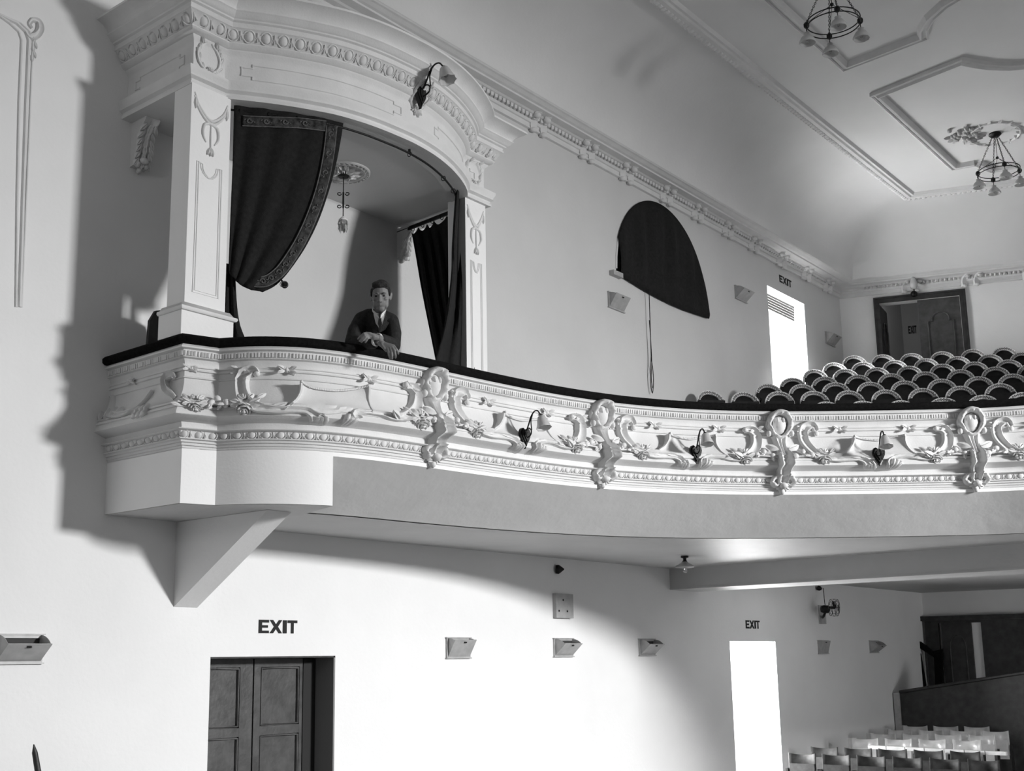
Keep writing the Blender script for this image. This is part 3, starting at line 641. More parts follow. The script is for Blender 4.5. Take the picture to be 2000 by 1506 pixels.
# ================================================================ DOORS, LETTERS, WALL FITTINGS
def letters(name, label, o, x, z, w, h, parent=None, group=None, n=None):
    """the word EXIT painted on a wall: o = lower left corner"""
    t = thing(name, label, 'exit sign', o); n = n or (z.cross(x)).normalized(); d = .004
    ws = [.26, .32, .10, .26]; g = (1-sum(ws))/3; a = 0
    E = [(0, 0), (1, 0), (1, .2), (.32, .2), (.32, .41), (.9, .41), (.9, .6), (.32, .6), (.32, .8), (1, .8), (1, 1), (0, 1)]
    T = [(.36, 0), (.64, 0), (.64, .8), (1, .8), (1, 1), (0, 1), (0, .8), (.36, .8)]
    I = [(0, 0), (1, 0), (1, 1), (0, 1)]
    Xp = [(0, 0), (.27, 0), (.5, .33), (.73, 0), (1, 0), (.66, .5), (1, 1), (.73, 1), (.5, .67), (.27, 1), (0, 1), (.34, .5)]
    for nm, P, ww in zip(('letter_e', 'letter_x', 'letter_i', 'letter_t'), (E, Xp, I, T), ws):
        MB().prism([(a*w+q*ww*w, r*h) for q, r in P], o, x, z, n, d).build(nm, 'letter_black', t); a += ww+g
    return t
letters('exit_sign', 'black painted word EXIT above the dark panelled double door at lower left', W(2.797, D-.0005, .096), X, Z, .185*S, .0485*S, n=-Y)
letters('exit_sign', 'black painted word EXIT above the bright lower doorway', W(6.583, D-.0005, .155), X, Z, .186*S, .049*S, n=-Y)
letters('exit_sign', 'black painted word EXIT above the bright upper doorway beside the seats', W(7.36, D-.0005, 2.548), X, Z, .192*S, .052*S, n=-Y)
# lower left double door, set back in its opening
vd = D+.105
mat('frame_black', .02, .7)
dr = thing('door_1', 'dark panelled double door under the EXIT sign at lower left', 'door', W(2.88, vd, -1.06), kind='structure')
def P3(a, b, v=vd): p = at_v(a, b, v); return p.x, p.z
xl, xm, xr = P3(405, 1400)[0]-.25, P3(493.5, 1400)[0], P3(590, 1400)[0]; ztp = zz(.0125)-.02
MB().bbox((xl-.6, vd*S+.045, 0), (3.2*S, vd*S+.10, ztp+.02)).build('backing', 'dark_wood', dr)
for a, b, nm in ((xl, xm-.008, 'left'), (xm+.008, xr, 'right')):
    m = MB(); yv = vd*S; sa, sb = (.13, P3(487, 1400)[0]-P3(462, 1400)[0]) if nm == 'left' else (P3(507.5, 1400)[0]-a, b-P3(584, 1400)[0])
    za, zb, zc1 = P3(500, 1303)[1], P3(500, 1420)[1], P3(500, 1437)[1]
    m.bbox((a, yv, 0), (a+sa, yv+.045, ztp)); m.bbox((b-sb, yv, 0), (b, yv+.045, ztp))
    for z0, z1 in ((za, ztp), (zc1, zb), (.95, 1.1), (0, .25)): m.bbox((a+sa, yv+.001, z0), (b-sb, yv+.044, z1))
    lf = m.build('door_leaf', 'door_wood', dr)
    for z0, z1 in ((zb, za), (1.1, zc1), (.25, .95)):
        MB().bbox((a+sa, yv+.02, z0), (b-sb, yv+.04, z1)).build('panel', 'door_wood', lf)
        f = MB(); r_ = .014
        f.tube([(a+sa+r_, yv+.010, z0+r_), (b-sb-r_, yv+.010, z0+r_), (b-sb-r_, yv+.010, z1-r_), (a+sa+r_, yv+.010, z1-r_)], r_, 6, closed=True).build('panel_bead', 'door_wood', lf)
MB().bbox((xr, vd*S-.01, 0), (3.17*S, vd*S+.06, zz(.0125)-.02)).build('frame', 'frame_black', dr)
MB().bbox((3.172*S, D*S+.0, 0), (3.1795*S, vd*S, zz(.0125))).build('jamb_board', 'metal_grey', dr)
MATS['jamb'] = None; mat('jamb_paint', .22, .6); dr.children[-1].data.materials[0] = MATS['jamb_paint']
MB().bbox((2.587*S, D*S+.0, ztp+.005), (3.18*S, vd*S+.05, ztp+.02)).build('head_board', 'dark_wood', dr)
# upper back double door, left leaf standing open into the corridor
def bp(s, z, h=0): return BO+BX*s-BN*h+Z*z
ub = thing('door_2', 'dark double door behind the balcony seats with its left leaf open', 'door', bp((dx0+dx1)/2, dzb), kind='structure')
m = MB(); w_ = cas
def bbx(m, s0, s1, z0, z1, h0, h1): m.box(bp((s0+s1)/2, (z0+z1)/2, (h0+h1)/2), (abs(s1-s0), abs(h1-h0), abs(z1-z0)), (BX, BN, Z))
for s0, s1, z0, z1 in ((dx0, dx0+w_, dzb, dzt), (dx1-w_, dx1, dzb, dzt), (dx0+w_, dx1-w_, dzt-w_, dzt)):
    bbx(m, s0, s1, z0, z1, -.0, .04)
bbx(m, dx0, dx0+.03, dzb, dzt, .04, .06); bbx(m, dx1-.03, dx1, dzb, dzt, .04, .06); bbx(m, dx0+.03, dx1-.03, dzt-.03, dzt, .04, .06)
m.build('casing', 'dark_wood', ub)
def pw(px_, py_): p = at_pl(px_, py_, BO-BN*-.05, BN); return (p-BO).dot(BX), p.z
smid = pw(1794, 620)[0]
def leafdoor(o, x, n, w, h, parent):
    m = MB(); st_ = .13; c = lambda s0, s1, z0, z1, d0, d1: m.box(o+x*((s0+s1)/2)+n*((d0+d1)/2)+Z*((z0+z1)/2), (s1-s0, d1-d0, z1-z0), (x, n, Z))
    c(0, w, 0, h, .012, .035); 
    l = m.build('door_leaf', 'door_wood', parent)
    ph0, ph1 = h-1.30, h-.40; a, b = .15, w-.13; pts = [(a, ph0), (b, ph0), (b, ph1-.02), (b-.07, ph1-.02), (b-.07, ph1+.03)]; cx_, rr = (a+b)/2, (b-a)/2-.07
    pts += [(cx_+rr*cos(t), ph1+.03+rr*.8*sin(t)) for t in [pi*k/10 for k in range(1, 10)]]+[(a+.07, ph1+.03), (a+.07, ph1-.02), (a, ph1-.02)]
    for dd in (-.002, .037): MB().tube([o+x*s_+n*dd+Z*z_ for s_, z_ in pts], .014, 6, closed=True).build('panel_bead', 'door_wood', l)
    MB().tube([o+x*s_+n*.0+Z*z_ for s_, z_ in [(a, .2), (b, .2), (b, ph0-.15), (a, ph0-.15)]], .013, 6, closed=True).build('panel_bead', 'door_wood', l)
    return l
hh = dzt-cas-dzb
leafdoor(bp(smid, dzb, -.03), BX, BN, dx1-cas-smid, hh, ub)
ang = radians(78); ox_ = (BX*cos(ang)+BN*sin(ang)); leafdoor(bp(dx0+cas+.01, dzb, -.06), ox_, (BN*cos(ang)-BX*sin(ang)), smid-dx0-cas-.02, hh, ub)
cw = thing('wall_corridor', 'shaded corridor wall beyond the open upper door', 'wall', bp((dx0+dx1)/2, dzb, -2.2), kind='structure')
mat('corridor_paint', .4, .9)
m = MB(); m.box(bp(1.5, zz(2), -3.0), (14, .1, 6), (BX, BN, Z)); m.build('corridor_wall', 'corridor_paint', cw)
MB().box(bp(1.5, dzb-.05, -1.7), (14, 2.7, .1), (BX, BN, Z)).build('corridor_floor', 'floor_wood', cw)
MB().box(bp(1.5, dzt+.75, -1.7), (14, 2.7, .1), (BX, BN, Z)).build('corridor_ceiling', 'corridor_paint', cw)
pe = at_pl(1774.5, 652, bp(0, 0, -2.94), BN); pe2 = at_pl(1790, 656, bp(0, 0, -2.94), BN)
letters('exit_sign', 'small black word EXIT on the corridor wall seen through the open upper door', pe, BX, Z, (pe2-pe).length, .16, n=-BN)
ll = bpy.data.lights.new('corridor_fill', 'POINT'); ll.energy = 12; ll.shadow_soft_size = .3; lo = bpy.data.objects.new('corridor_fill', ll); COL.objects.link(lo); lo.location = bp(.6, dzt+.1, -1.2)  # added light so the dark corridor and its sign can be seen
# lower back wall doors and dark partition
pt = thing('door_3', 'tall dark wooden doorway screen against the rear wall with one arched leaf ajar', 'door', W(UB-.06, 2.6, -1.06), kind='structure')
ya = lb(1808, 1300).y; zt = lb(1860, 1206).z
xw = UB*S-.12
def yz(px_, py_, x=xw): p = EYE+ray(px_, py_)*(x/ray(px_, py_).x); return p.y, p.z
y0, y1, y2, y3 = yz(1812, 1300)[0], yz(1838, 1290)[0], yz(1903, 1290)[0], yz(1922, 1290)[0]
m = MB(); hz = yz(1860, 1217)[1]; m.bbox((xw, y1, 0), (xw+.06, y0, zt)); m.bbox((xw, y3, hz), (xw+.06, y1, zt)); m.bbox((xw, -4, 0), (xw+.06, y3, zt)); m.bbox((xw-.06, -4, zt-.06), (xw, y0+.1, zt+.03))
m.build('screen_frame', 'dark_wood', pt)
leaf = MB().bbox((xw-.02, y2, 0), (xw+.02, y1-.06, yz(1860, 1217)[1])).build('door_leaf', 'dark_wood', pt)
hz = yz(1860, 1217)[1]; a, b = y2+.12, y1-.2
MB().tube([Vector((xw-.025, yy, zz_)) for yy, zz_ in [(a, 1.2), (b, 1.2), (b, hz-.45)]+[((a+b)/2+(b-a)/2*cos(t), hz-.45+.22*sin(t)) for t in [pi*k/8 for k in range(1, 8)]]+[(a, hz-.45)]], .010, 6, closed=True).build('panel_bead', 'door_wood', leaf)
mat('slit_light_paint', .9, .6)  # near-white colour stands for the light showing through the door gap
MB().bbox((xw+.03, y3, 0), (xw+.05, y2, hz)).build('slit_light_board', 'slit_light_paint', pt)
us = 8.88; q0, q1, q2 = at_u(1757, 1353, us), at_u(1922, 1327, us), at_u(2040, 1309, us)
sc = thing('screen_partition', 'dark wooden screen with sloping top and pale end post behind the stall seats', 'screen', Vector((q0.x, q0.y, 0)))
MB().prism([(0, 0), (q0.y-q2.y, 0), (q0.y-q2.y, q2.z), (0, q0.z)], Vector((q0.x, q0.y, 0)), -Y, Z, X, .04).build('board', 'dark_wood', sc)
MB().tube([q0+Z*.01, q2+Z*.01], .03, 6).build('cap_rail', 'dark_wood', sc)
MB().box(Vector((q0.x, q0.y+.05, q0.z/2)), (.09, .10, q0.z), (X, Y, Z)).build('end_post', 'metal_grey', sc)
# draped dark cloth beside that door
dc = thing('door_drape', 'dark cloth gathered over a pole left of the rear doorway screen', 'curtain', Vector((xw-.25, ya, 0)))
xd = xw-.2
def dv(L): return [Vector((xd, *yz(a, b, xd))) for a, b in L]
def flatcloth(name, poly, m, parent, nrm, th=.03):
    P = [Vector(p) for p in poly]; mb = MB(); ax = nrm.normalized(); u = (Z.cross(ax)).normalized(); c = P[0]
    mb.prism([((p-c).dot(u), (p-c).dot(Z)) for p in P], c, u, Z, ax, th); return mb.build(name, m, parent)
for L in ([(1777, 1375), (1777, 1256), (1786, 1252), (1797, 1253), (1796, 1266), (1814, 1375)], [(1797, 1253), (1811, 1263), (1821, 1272), (1840, 1268), (1824, 1284), (1796, 1266)], [(1824, 1282), (1840, 1268), (1842, 1375), (1828, 1375)]):
    flatcloth('cloth_fold', dv(L), 'black_velvet', dc, X, .05)
# exits: reveals and shutter
sh = thing('roller_shutter', 'small grey slatted shutter hanging in the top of the bright upper doorway', 'shutter', at_v(1500, 605, D+.03))
for k in range(6):
    t0, t1 = k/6, (k+.82)/6
    A0, A1 = at_v(1499+3*t0, 575+32*t0, D+.04), at_v(1499+3*t1, 575+32*t1, D+.04); B0, B1 = at_v(1549, 603+19*t0, D+.04), at_v(1549, 603+19*t1, D+.04)
    A = A0; m = MB(); m.bbox((7.17*S, (D+.03)*S, A1.z), (B0.x, (D+.04)*S, A0.z)); m.build('slat', 'metal_grey', sh)
MB().bbox((7.165*S, (D+.035)*S, at_v(1502, 607, D+.04).z), (7.185*S, (D+.045)*S, zz(2.474))).build('side_rail', 'metal_grey', sh)
# ventilators with tilted flaps
def vent(u, zt, label, ang, flip=0, w=.155*S, h=.083*S):
    o = W(u, D, 0); o.z = zz(zt)-h; t = thing('wall_ventilator', label, 'ventilator', o, 'tilting wall ventilators'); y = D*S
    m = MB(); b = .022
    for a0, a1, z0, z1 in ((0, w, 0, b), (0, w, h-b, h), (0, b, b, h-b), (w-b, w, b, h-b)): m.bbox((o.x+a0, y-.02, o.z+z0), (o.x+a1, y, o.z+z1))
    for a0, a1, z0, z1 in ((-.01, w+.01, -.01, .0), (-.01, w+.01, h, h+.01)): m.bbox((o.x+a0, y-.03, o.z+z0), (o.x+a1, y, o.z+z1))
    m.build('frame', 'metal_grey', t)
    MB().bbox((o.x+b, y-.004, o.z+b), (o.x+w-b, y-.001, o.z+h-b)).build('dark_opening', 'vent_dark', t)
    ca, sa = cos(ang), sin(ang); L = h*.98; hx = Vector((o.x+w/2, y-.02, o.z+b*.6)); up = Vector((0, -sa, ca)); nn = Vector((0, -ca, -sa))
    f = MB().box(hx+up*(L/2), (w-.03, L, .006), (X, up, nn)).build('flap', 'metal_grey', t)
    MB().box(hx+up*(L*.86)+nn*.008, (.035, .012, .012), (X, up, nn)).build('catch', 'iron', f)
    for sx in (-1, 1):
        P = [hx+X*sx*(w/2-.018)]+[hx+X*sx*(w/2-.018)+Vector((0, -sin(ang*q/6), cos(ang*q/6)))*(L*.95) for q in range(7)]
        MB().add([p for p in P]+[p+X*sx*-.003 for p in P], [tuple(range(8)), tuple(range(8, 16))]+[(i, (i+1) % 8, 8+(i+1) % 8, 8+i) for i in range(8)]).build('cheek', 'metal_grey', t)
vent(1.79, .083, 'grey flap ventilator at the left edge of the white lower wall', radians(52))
vent(3.826, .083, 'grey flap ventilator just right of the lower left door', radians(30))
vent(4.603, .084, 'grey flap ventilator directly below the flat box on the lower wall', radians(48))
vent(5.363, .084, 'half shaded grey flap ventilator left of the bright lower doorway', radians(50))
vent(7.60, .083, 'dim flap ventilator directly under the wall fan', radians(15))
vent(8.49, .085, 'dim flap ventilator between wall fan and rear corner', radians(55))
vent(5.18, 1.955, 'grey flap ventilator on the upper wall below left of the black lunette curtain', radians(35))
vent(6.678, 2.354, 'grey flap ventilator between the lunette curtain and the upper EXIT sign', radians(50))
vent(8.08, 2.336, 'pale flap ventilator right of the bright upper doorway near the corner', radians(45))
bx = thing('wall_box', 'flat grey box with three dark holes on the lower wall', 'box', W(4.68, D, .183))
MB().bbox((4.608*S, (D-.022)*S, zz(.183)), (4.749*S, D*S, zz(.300))).build('casing', 'metal_grey', bx)
for a, b in ((1100, 1172), (1092, 1193), (1108, 1194)): p = at_v(a, b, D-.0225); MB().lathe([(.0, -.003), (.012, -.003), (.012, .004), (0, .004)], p, Y, 10).build('hole', 'letter_black', bx)
p = at_v(1094, 1112, D-.02)
tag(MB().lathe([(.0, -.048), (.05, -.048), (.055, -.02), (.045, .0), (.02, .03), (.008, .045), (0, .05)], p, Vector((.5, -.8, 0)), 12).build('wall_insulator', 'iron', None, 60), 'small black cone shaped knob on the lower wall above the flat box', 'fitting')
# ceiling lamp under the balcony
lp = at_z(1337, 1086, ZS); t = thing('ceiling_lamp', 'small glass saucer lamp on black cap under the balcony beside the beam', 'lamp', lp)
MB().lathe([(0, 0), (.045, 0), (.045, -.02), (.02, -.028), (.018, -.05), (.03, -.06), (.028, -.07), (0, -.07)], lp, Z, 16).build('cap', 'iron', t, 40)
MB().lathe([(.025, -.062), (.05, -.085), (.105, -.115), (.112, -.13), (.10, -.135), (.0, -.15)], lp, Z, 20).build('shade', 'frosted_glass', t, 60)
MB().lathe([(0, -.14), (.022, -.15), (.03, -.172), (.018, -.192), (0, -.197)], lp, Z, 12).build('bulb', 'clear_glass', t, 60)
# wall fan
fo = at_v(1606, 1216, D); t = thing('wall_fan', 'dark caged electric fan on a small bracket board on lower wall', 'fan', fo)
b0, b1 = at_v(1597, 1182, D), at_v(1612, 1219, D)
MB().bbox((b0.x, D*S-.02, b1.z), (b1.x, D*S, b0.z)).build('mounting_board', 'metal_grey', t)
fc_ = at_v(1629, 1187, D-.16); fb_ = at_v(1612, 1190, D-.07); ax = Vector((.62, -.78, -.05)).normalized(); R_ = .135
MB().tube([at_v(1607, 1206, D-.01), at_v(1609, 1203, D-.05), at_v(1612, 1196, D-.07)], .02, 8).build('bracket_arm', 'iron', t, 60)
MB().lathe([(0, -.08), (.05, -.07), (.065, -.03), (.065, .04), (.03, .07), (0, .075)], fb_, ax, 14).build('motor', 'iron', t, 50)
ux = ax.cross(Z).normalized(); uy = ux.cross(ax).normalized(); cg = MB()
for rr, oo in ((1, 0), (.96, .06), (.96, -.06), (.35, .075)): cg.tube([fc_+ux*R_*rr*cos(a)+uy*R_*rr*sin(a)+ax*oo*.9 for a in [2*pi*k/28 for k in range(28)]], .004, 5, closed=True)
for k in range(8):
    a = 2*pi*k/8; e = ux*cos(a)+uy*sin(a); cg.tube([fc_+e*R_*.3-ax*.07, fc_+e*R_*.96-ax*.05, fc_+e*R_, fc_+e*R_*.96+ax*.05, fc_+e*R_*.3+ax*.07, fc_+ax*.07], .003, 4)
cg.build('cage', 'iron', t, 60)
for k in range(4):
    a = 2*pi*k/4+.5; e = ux*cos(a)+uy*sin(a); g = ax.cross(e); b = MB()
    b.add([fc_+e*.015, fc_+e*.05+g*.035+ax*.012, fc_+e*.105+g*.035+ax*.012, fc_+e*.112, fc_+e*.06-g*.02-ax*.012], [(0, 1, 2, 3, 4)]); b.build('blade', 'iron', t)
MB().tube([fc_-ax*.09, fc_+ax*.02], .022, 8).build('hub', 'iron', t)
sk = at_v(1600, 1149, D-.02); MB().lathe([(0, -.04), (.04, -.03), (.04, .01), (.018, .04), (0, .045)], sk, Vector((.5, -.8, -.3)), 10).build('socket', 'iron', t, 60)
MB().tube(spline([sk+Vector((.03, -.05, 0)), at_v(1608, 1152, D-.05), at_v(1610, 1170, D-.06), fb_+Z*.05], 6), .006, 5).build('cord', 'iron', t)
# lunette curtain
lc = thing('lunette_curtain', 'black curtain filling the half round window on the upper side wall', 'curtain', W(5.775, D, arch_z))
NU, NV = 60, 12; rows = []
for j in range(NV+1):
    v = j/NV; row = []
    for i in range(NU+1):
        u = i/NU; xx = lerp(arch_u0+.022, arch_u1+.012, u); c = (arch_u0+arch_u1)/2; q = (xx-c)/(arch_r+.012)
        ztop = arch_z+.03+(2.640-arch_z-.03)*sqrt(max(0, 1-q*q)); zb = arch_z-.012-.028*sin(pi*u)-.030*u
        zt_ = lerp(ztop, min(zb, ztop-.001), v); row.append(Vector((xx*S, D*S-.012-(.02+.022*sin(u*34)+.01*sin(u*55+v*2))*sin(pi*min(1, v))-.02*v, zz(zt_))))
    rows.append(row)
mb = MB().grid(rows); o = mb.build('curtain_cloth', 'curtain_velvet', lc, 60)
md = o.modifiers.new('thickness', 'SOLIDIFY'); md.thickness = .008
mb = MB().tube([Vector((((arch_u0+arch_u1)/2+(arch_r)*cos(t))*S, D*S-.006, zz(arch_z+.03+(2.636-arch_z-.03)*sin(t)))) for t in [pi*k/28 for k in range(29)]], .014, 6); mb.build('window_bead', 'cast_plaster', lc)
MB().bbox((5.205*S, (D-.03)*S, zz(2.058)), (5.30*S, D*S, zz(2.085))).build('sill_end', 'metal_grey', lc)
MB().bbox((5.2*S, (D+.10)*S, zz(2.05)), (6.35*S, (D+.115)*S, zz(2.70))).build('window_board', 'metal_grey', lc)
c0, c1_ = at_v(1268, 578, D-.03), at_v(1274, 768, D-.02); cd = MB().tube([c0+Z*.1, c0, lerp(c0, c1_, .5), lerp(c0, c1_, .62)], .006, 5)
lq = lerp(c0, c1_, .62); cd.tube(spline([lq, lq.lerp(c1_, .6)-X*.035, c1_, lq.lerp(c1_, .6)+X*.045, lq], 6), .006, 5); cd.tube(spline([lq+Z*.5-X*.012, lq+X*.015, lq-Z*.3-X*.015, lq-Z*.45], 6), .005, 5)
tag(cd.build('pull_cord', 'iron'), 'thin looped pull cord hanging below the black lunette curtain', 'cord')
# left edge wall panel moulding
wt = thing('trim_7', 'tall plaster panel moulding with scroll top at the far left of the wall', 'moulding', W(1.85, D, 1), kind='structure')
m = MB(); 
def wsf(s, z, h=0): return Vector((s, D*S-h, z))
q = lambda a, b: (at_v(a, b, D).x, at_v(a, b, D).z)
for off, r in ((0, .012), (14, .016), (22, .008)):
    P = [q(31+off*.5, 600), q(33+off*.8, 400), q(37+off, 200), q(42+off, 80), q(36+off, 62), q(18+off, 45), (q(-10, 25)[0], q(-10, 25)[1])]
    m.tube([wsf(a, b, .004) for a, b in P], r, 6)
m.build('moulding_beads', 'cast_plaster', wt)
m = MB(); ribbon(m, wsf, [q(50, 62), q(58, 72), q(70, 70), q(77, 58), q(74, 44), q(64, 40), q(57, 48), q(61, 56)], [.03, .05, .06, .06, .05, .04, .03, .02], [.02, .03, .035, .035, .03, .03, .02, .02])
for k in range(5): leafb(m, wsf, *q(66-1*k, 70+9*k), .07, .04, -1.5+.4*(k % 2), .02, .004)
m.build('scroll_top', 'cast_plaster', wt, 50)
tag(MB().tube([at_v(66, 1454, 3.2), at_v(68, 1470, 3.2), at_v(78, 1530, 3.2), Vector((at_v(86, 1560, 3.2).x, 3.2*S, .002))], [.004, .02, .024, .026], 8).build('pole', 'dark_wood', None, 60), 'tip of a dark slanted pole standing by the white wall at lower left', 'pole')
# ================================================================ BOX CURTAINS, LAMPS
def coons(T, B, L, R, nu, nv):
    T, B, L, R = [spline([(a, b, 0) for a, b in q], 6) for q in (T, B, L, R)]
    def g(P, t): x = t*(len(P)-1); i = min(len(P)-2, int(x)); return P[i].lerp(P[i+1], x-i)
    out = []
    for j in range(nv+1):
        v = j/nv; row = []
        for i in range(nu+1):
            u = i/nu; p = g(T, u)*(1-v)+g(B, u)*v+g(L, v)*(1-u)+g(R, v)*u-(T[0]*((1-u)*(1-v))+T[-1]*(u*(1-v))+B[0]*((1-u)*v)+B[-1]*(u*v)); row.append((p.x, p.y, u, v))
        out.append(row)
    return out
RO = -.030*S
def canhit(a, b, off):
    h = PC.hit(a, b, off); return PC.P(h[0], off, h[1])
def drape(name, T, B, L, R, fold, parent, nu=60, nv=30, off=RO, m='curtain_velvet'):
    rows = []
    for row in coons(T, B, L, R, nu, nv):
        rr = []
        for a, b, u, v in row: rr.append(canhit(a, b, off+fold(u, v)))
        rows.append(rr)
    o = MB().grid(rows).build(name, m, parent, 60); md = o.modifiers.new('thickness', 'SOLIDIFY'); md.thickness = .012; md.offset = -1; return o
ct = thing('box_curtain', 'large black velvet drape with embroidered border tied back at the left box pillar', 'curtain', PC.P(PC.s[3], RO, zz(1.01)))
foldL = lambda u, v: .018*sin(u*26+v*3)*(.4+.6*v)*(1-u**4)+.05*v*(1-u)
redge = [(672, 224), (665, 270), (655, 322), (640, 378), (622, 430), (600, 476), (580, 508), (556, 540), (535, 560), (514, 570)]
drape('drape_cloth', [(458, 206), (520, 207), (600, 213), (672, 224)], [(446, 530), (458, 545), (470, 557), (490, 566), (514, 570)], [(458, 206), (455, 300), (450, 420), (446, 530)], redge, foldL, ct)
drape('drape_tail', [(441, 515), (452, 520), (458, 545)], [(436, 668), (460, 668), (482, 668)], [(441, 515), (438, 600), (436, 668)], [(458, 545), (462, 600), (469, 635), (482, 668)], lambda u, v: .02*sin(u*12)-.05, ct, 14, 16)
def border(pts, w, name, parent):
    P = spline([(a, b, 0) for a, b in pts], 8); N = len(P); rows = []; lo = []; hi = []
    for i, p in enumerate(P):
        t = (P[min(N-1, i+1)]-P[max(0, i-1)]).normalized(); nx, ny = -t.y, t.x
        hs = None
        r = [canhit(p.x+nx*w*e/2, p.y+ny*w*e/2, RO+.026) for e in (-1, -.5, 0, .5, 1)]; rows.append(r); lo.append(r[0]); hi.append(r[-1])
    o = MB().grid(rows).build(name, 'curtain_border', parent, 60); md = o.modifiers.new('thickness', 'SOLIDIFY'); md.thickness = .004
    MB().tube(lo, .006, 5).build('border_cord', 'embroidery', parent, 60); MB().tube(hi, .006, 5).build('border_cord', 'embroidery', parent, 60)
    m = MB(); k = 3
    while k < N-3:
        c = (rows[k][2]); a = (rows[k+1][2]-rows[k-1][2]).normalized(); b = (rows[k][4]-rows[k][0]).normalized(); n = a.cross(b)
        if n.dot(EYE-c) < 0: n = -n
        r_ = (rows[k][4]-rows[k][0]).length*.30
        m.tube([c+n*.008+a*r_*cos(q)*(1-.1*q)+b*r_*sin(q)*(1-.1*q) for q in [i*.5 for i in range(14)]], .006, 4)
        for sg in (-1, 1): m.ell(c+n*.006+a*r_*1.5*sg+b*r_*.4*sg, (r_*.5, r_*.22, .006), ((a+b*.6*sg).normalized(), n.cross((a+b*.6*sg).normalized()), n), 6, 4)
        k += 5
    m.build('embroidery_scrolls', 'embroidery', parent, 60, kind='stuff')
mat('embroidery', .10, .7, noise=.04, scale=40)
border([(474, 236), (520, 238), (580, 240), (636, 246)], 19, 'embroidered_border', ct)
border([(648, 246), (642, 300), (630, 360), (612, 415), (590, 465), (566, 505), (545, 532), (520, 549), (496, 550)], 20, 'embroidered_border', ct)
tp = canhit(556, 556, RO+.04); MB().ell(tp, .030, n=12, m=8).build('tassel_ball', 'curtain_velvet', ct, 60)
MB().tube([canhit(548, 545, RO+.03), tp], .008, 5).build('tassel_cord', 'iron', ct)
for q in (.012, -.006): MB().tube([tp+RT*(.022*cos(a))+(UP*.022*sin(a))-FW*(.022)-RT*q for a in [2*pi*k/12 for k in range(12)]], .003, 4, closed=True).build('tassel_ring', 'embroidery', ct)
c2 = thing('box_curtain', 'narrow black velvet drape hanging beside the right box pillar', 'curtain', PC.P(PC.L-2.0, RO, zz(1.0)))
drape('drape_cloth', [(895, 342), (908, 346), (921, 354)], [(846, 720), (885, 728), (927, 735)], [(895, 342), (890, 400), (885, 480), (883, 540), (872, 620), (846, 720)], [(921, 354), (921, 400), (921, 470), (922, 560), (923, 650), (927, 735)], lambda u, v: .03*sin(u*14+v)*(1-u**3)+.0, c2, 24, 34)
c3 = thing('box_curtain', 'black velvet curtain on a rod across the right end of the private box', 'curtain', W(3.53, 3.2, 1.0))
rows = []
for row in coons([(803, 450), (830, 440), (855, 430), (900, 412)], [(856, 730), (880, 734), (905, 738), (930, 742)], [(803, 450), (812, 500), (824, 570), (840, 650), (856, 730)], [(900, 412), (908, 500), (918, 640), (930, 742)], 40, 24):
    rr = []
    for a, b, u, v in row:
        dip = (abs(sin(u*pi*5))**.6)*9*(1-v)**14; p = EYE+ray(a, b+dip)*(1/ray(a, b+dip).x)*((3.53*S)+.03*sin(u*30)*min(1, v*4+.1)); rr.append(p)
    rows.append(rr)
o = MB().grid(rows).build('curtain_cloth', 'curtain_velvet', c3, 60); md = o.modifiers.new('thickness', 'SOLIDIFY'); md.thickness = .01
ru = lambda a, b: at_u(a, b, 3.53)
MB().tube([ru(776, 455), ru(905, 405)], .022, 8).build('curtain_rod', 'iron', c3, 60)
for k in range(6):
    q = ru(lerp(806, 900, k/5), lerp(446, 408, k/5)); MB().tube([q+Y*0+Vector((.026*cos(t), 0, .026*sin(t)-.005)) for t in [2*pi*i/10 for i in range(10)]], .005, 4, closed=True).build('curtain_ring', 'iron', c3)
# curved rod of the box opening
rp = [PC.P(q, RO+.005, zz(1.846)) for q in [PC.s[2]+.05+k*.08 for k in range(int((PC.s[-3]-PC.s[2]-.05)/.08))]]
rd = thing('curtain_rod', 'thin curved dark rod under the canopy edge carrying the box drapes', 'rod', rp[0])
MB().tube(rp, .010, 8).build('rod', 'iron', rd, 60)
for k in (1, 4, 7, 10, 22, 30, len(rp)-3):
    q = rp[k]; MB().tube([q+Z*(.022*sin(t)-.008)+(rp[k+1]-rp[k]).normalized().cross(Z)*.022*cos(t) for t in [2*pi*i/10 for i in range(10)]], .004, 4, closed=True).build('ring', 'iron', rd)
MB().tube([rp[22], rp[22]+Z*.05], .012, 6).build('rod_hanger', 'iron', rd)
# chair behind the pillar
ch = thing('bentwood_chair', 'dark round backed chair in the box behind the left pillar', 'chair', W(2.25, 3.2, .63))
cx0, cxz = at_v(318, 603, 3.22), None; bxw = .46; c_ = Vector((at_v(328, 640, 3.22).x, 3.22*S, 0)); ztop = at_v(318, 603, 3.22).z; yb = c_.y
arc_ = [(-.21, -.75), (-.21, -.30), (-.20, -.12), (-.15, -.03), (-.05, 0), (.05, 0), (.15, -.03), (.20, -.12), (.21, -.30), (.21, -.75)]
m = MB(); m.prism([(a, b) for a, b in arc_], Vector((c_.x+.03, yb, ztop)), X, Z, Y, .03); m.build('backrest', 'dark_wood', ch)
MB().bbox((c_.x-.2, yb-.42, zz(.63)+.43), (c_.x+.26, yb, zz(.63)+.47)).build('seat', 'dark_wood', ch)
for sx in (-.18, .23):
    for sy in (-.39, -.02): MB().tube([(c_.x+sx, yb+sy, zz(.63)+.44), (c_.x+sx*1.03, yb+sy, zz(.63))], .018, 6).build('leg', 'dark_wood', ch)
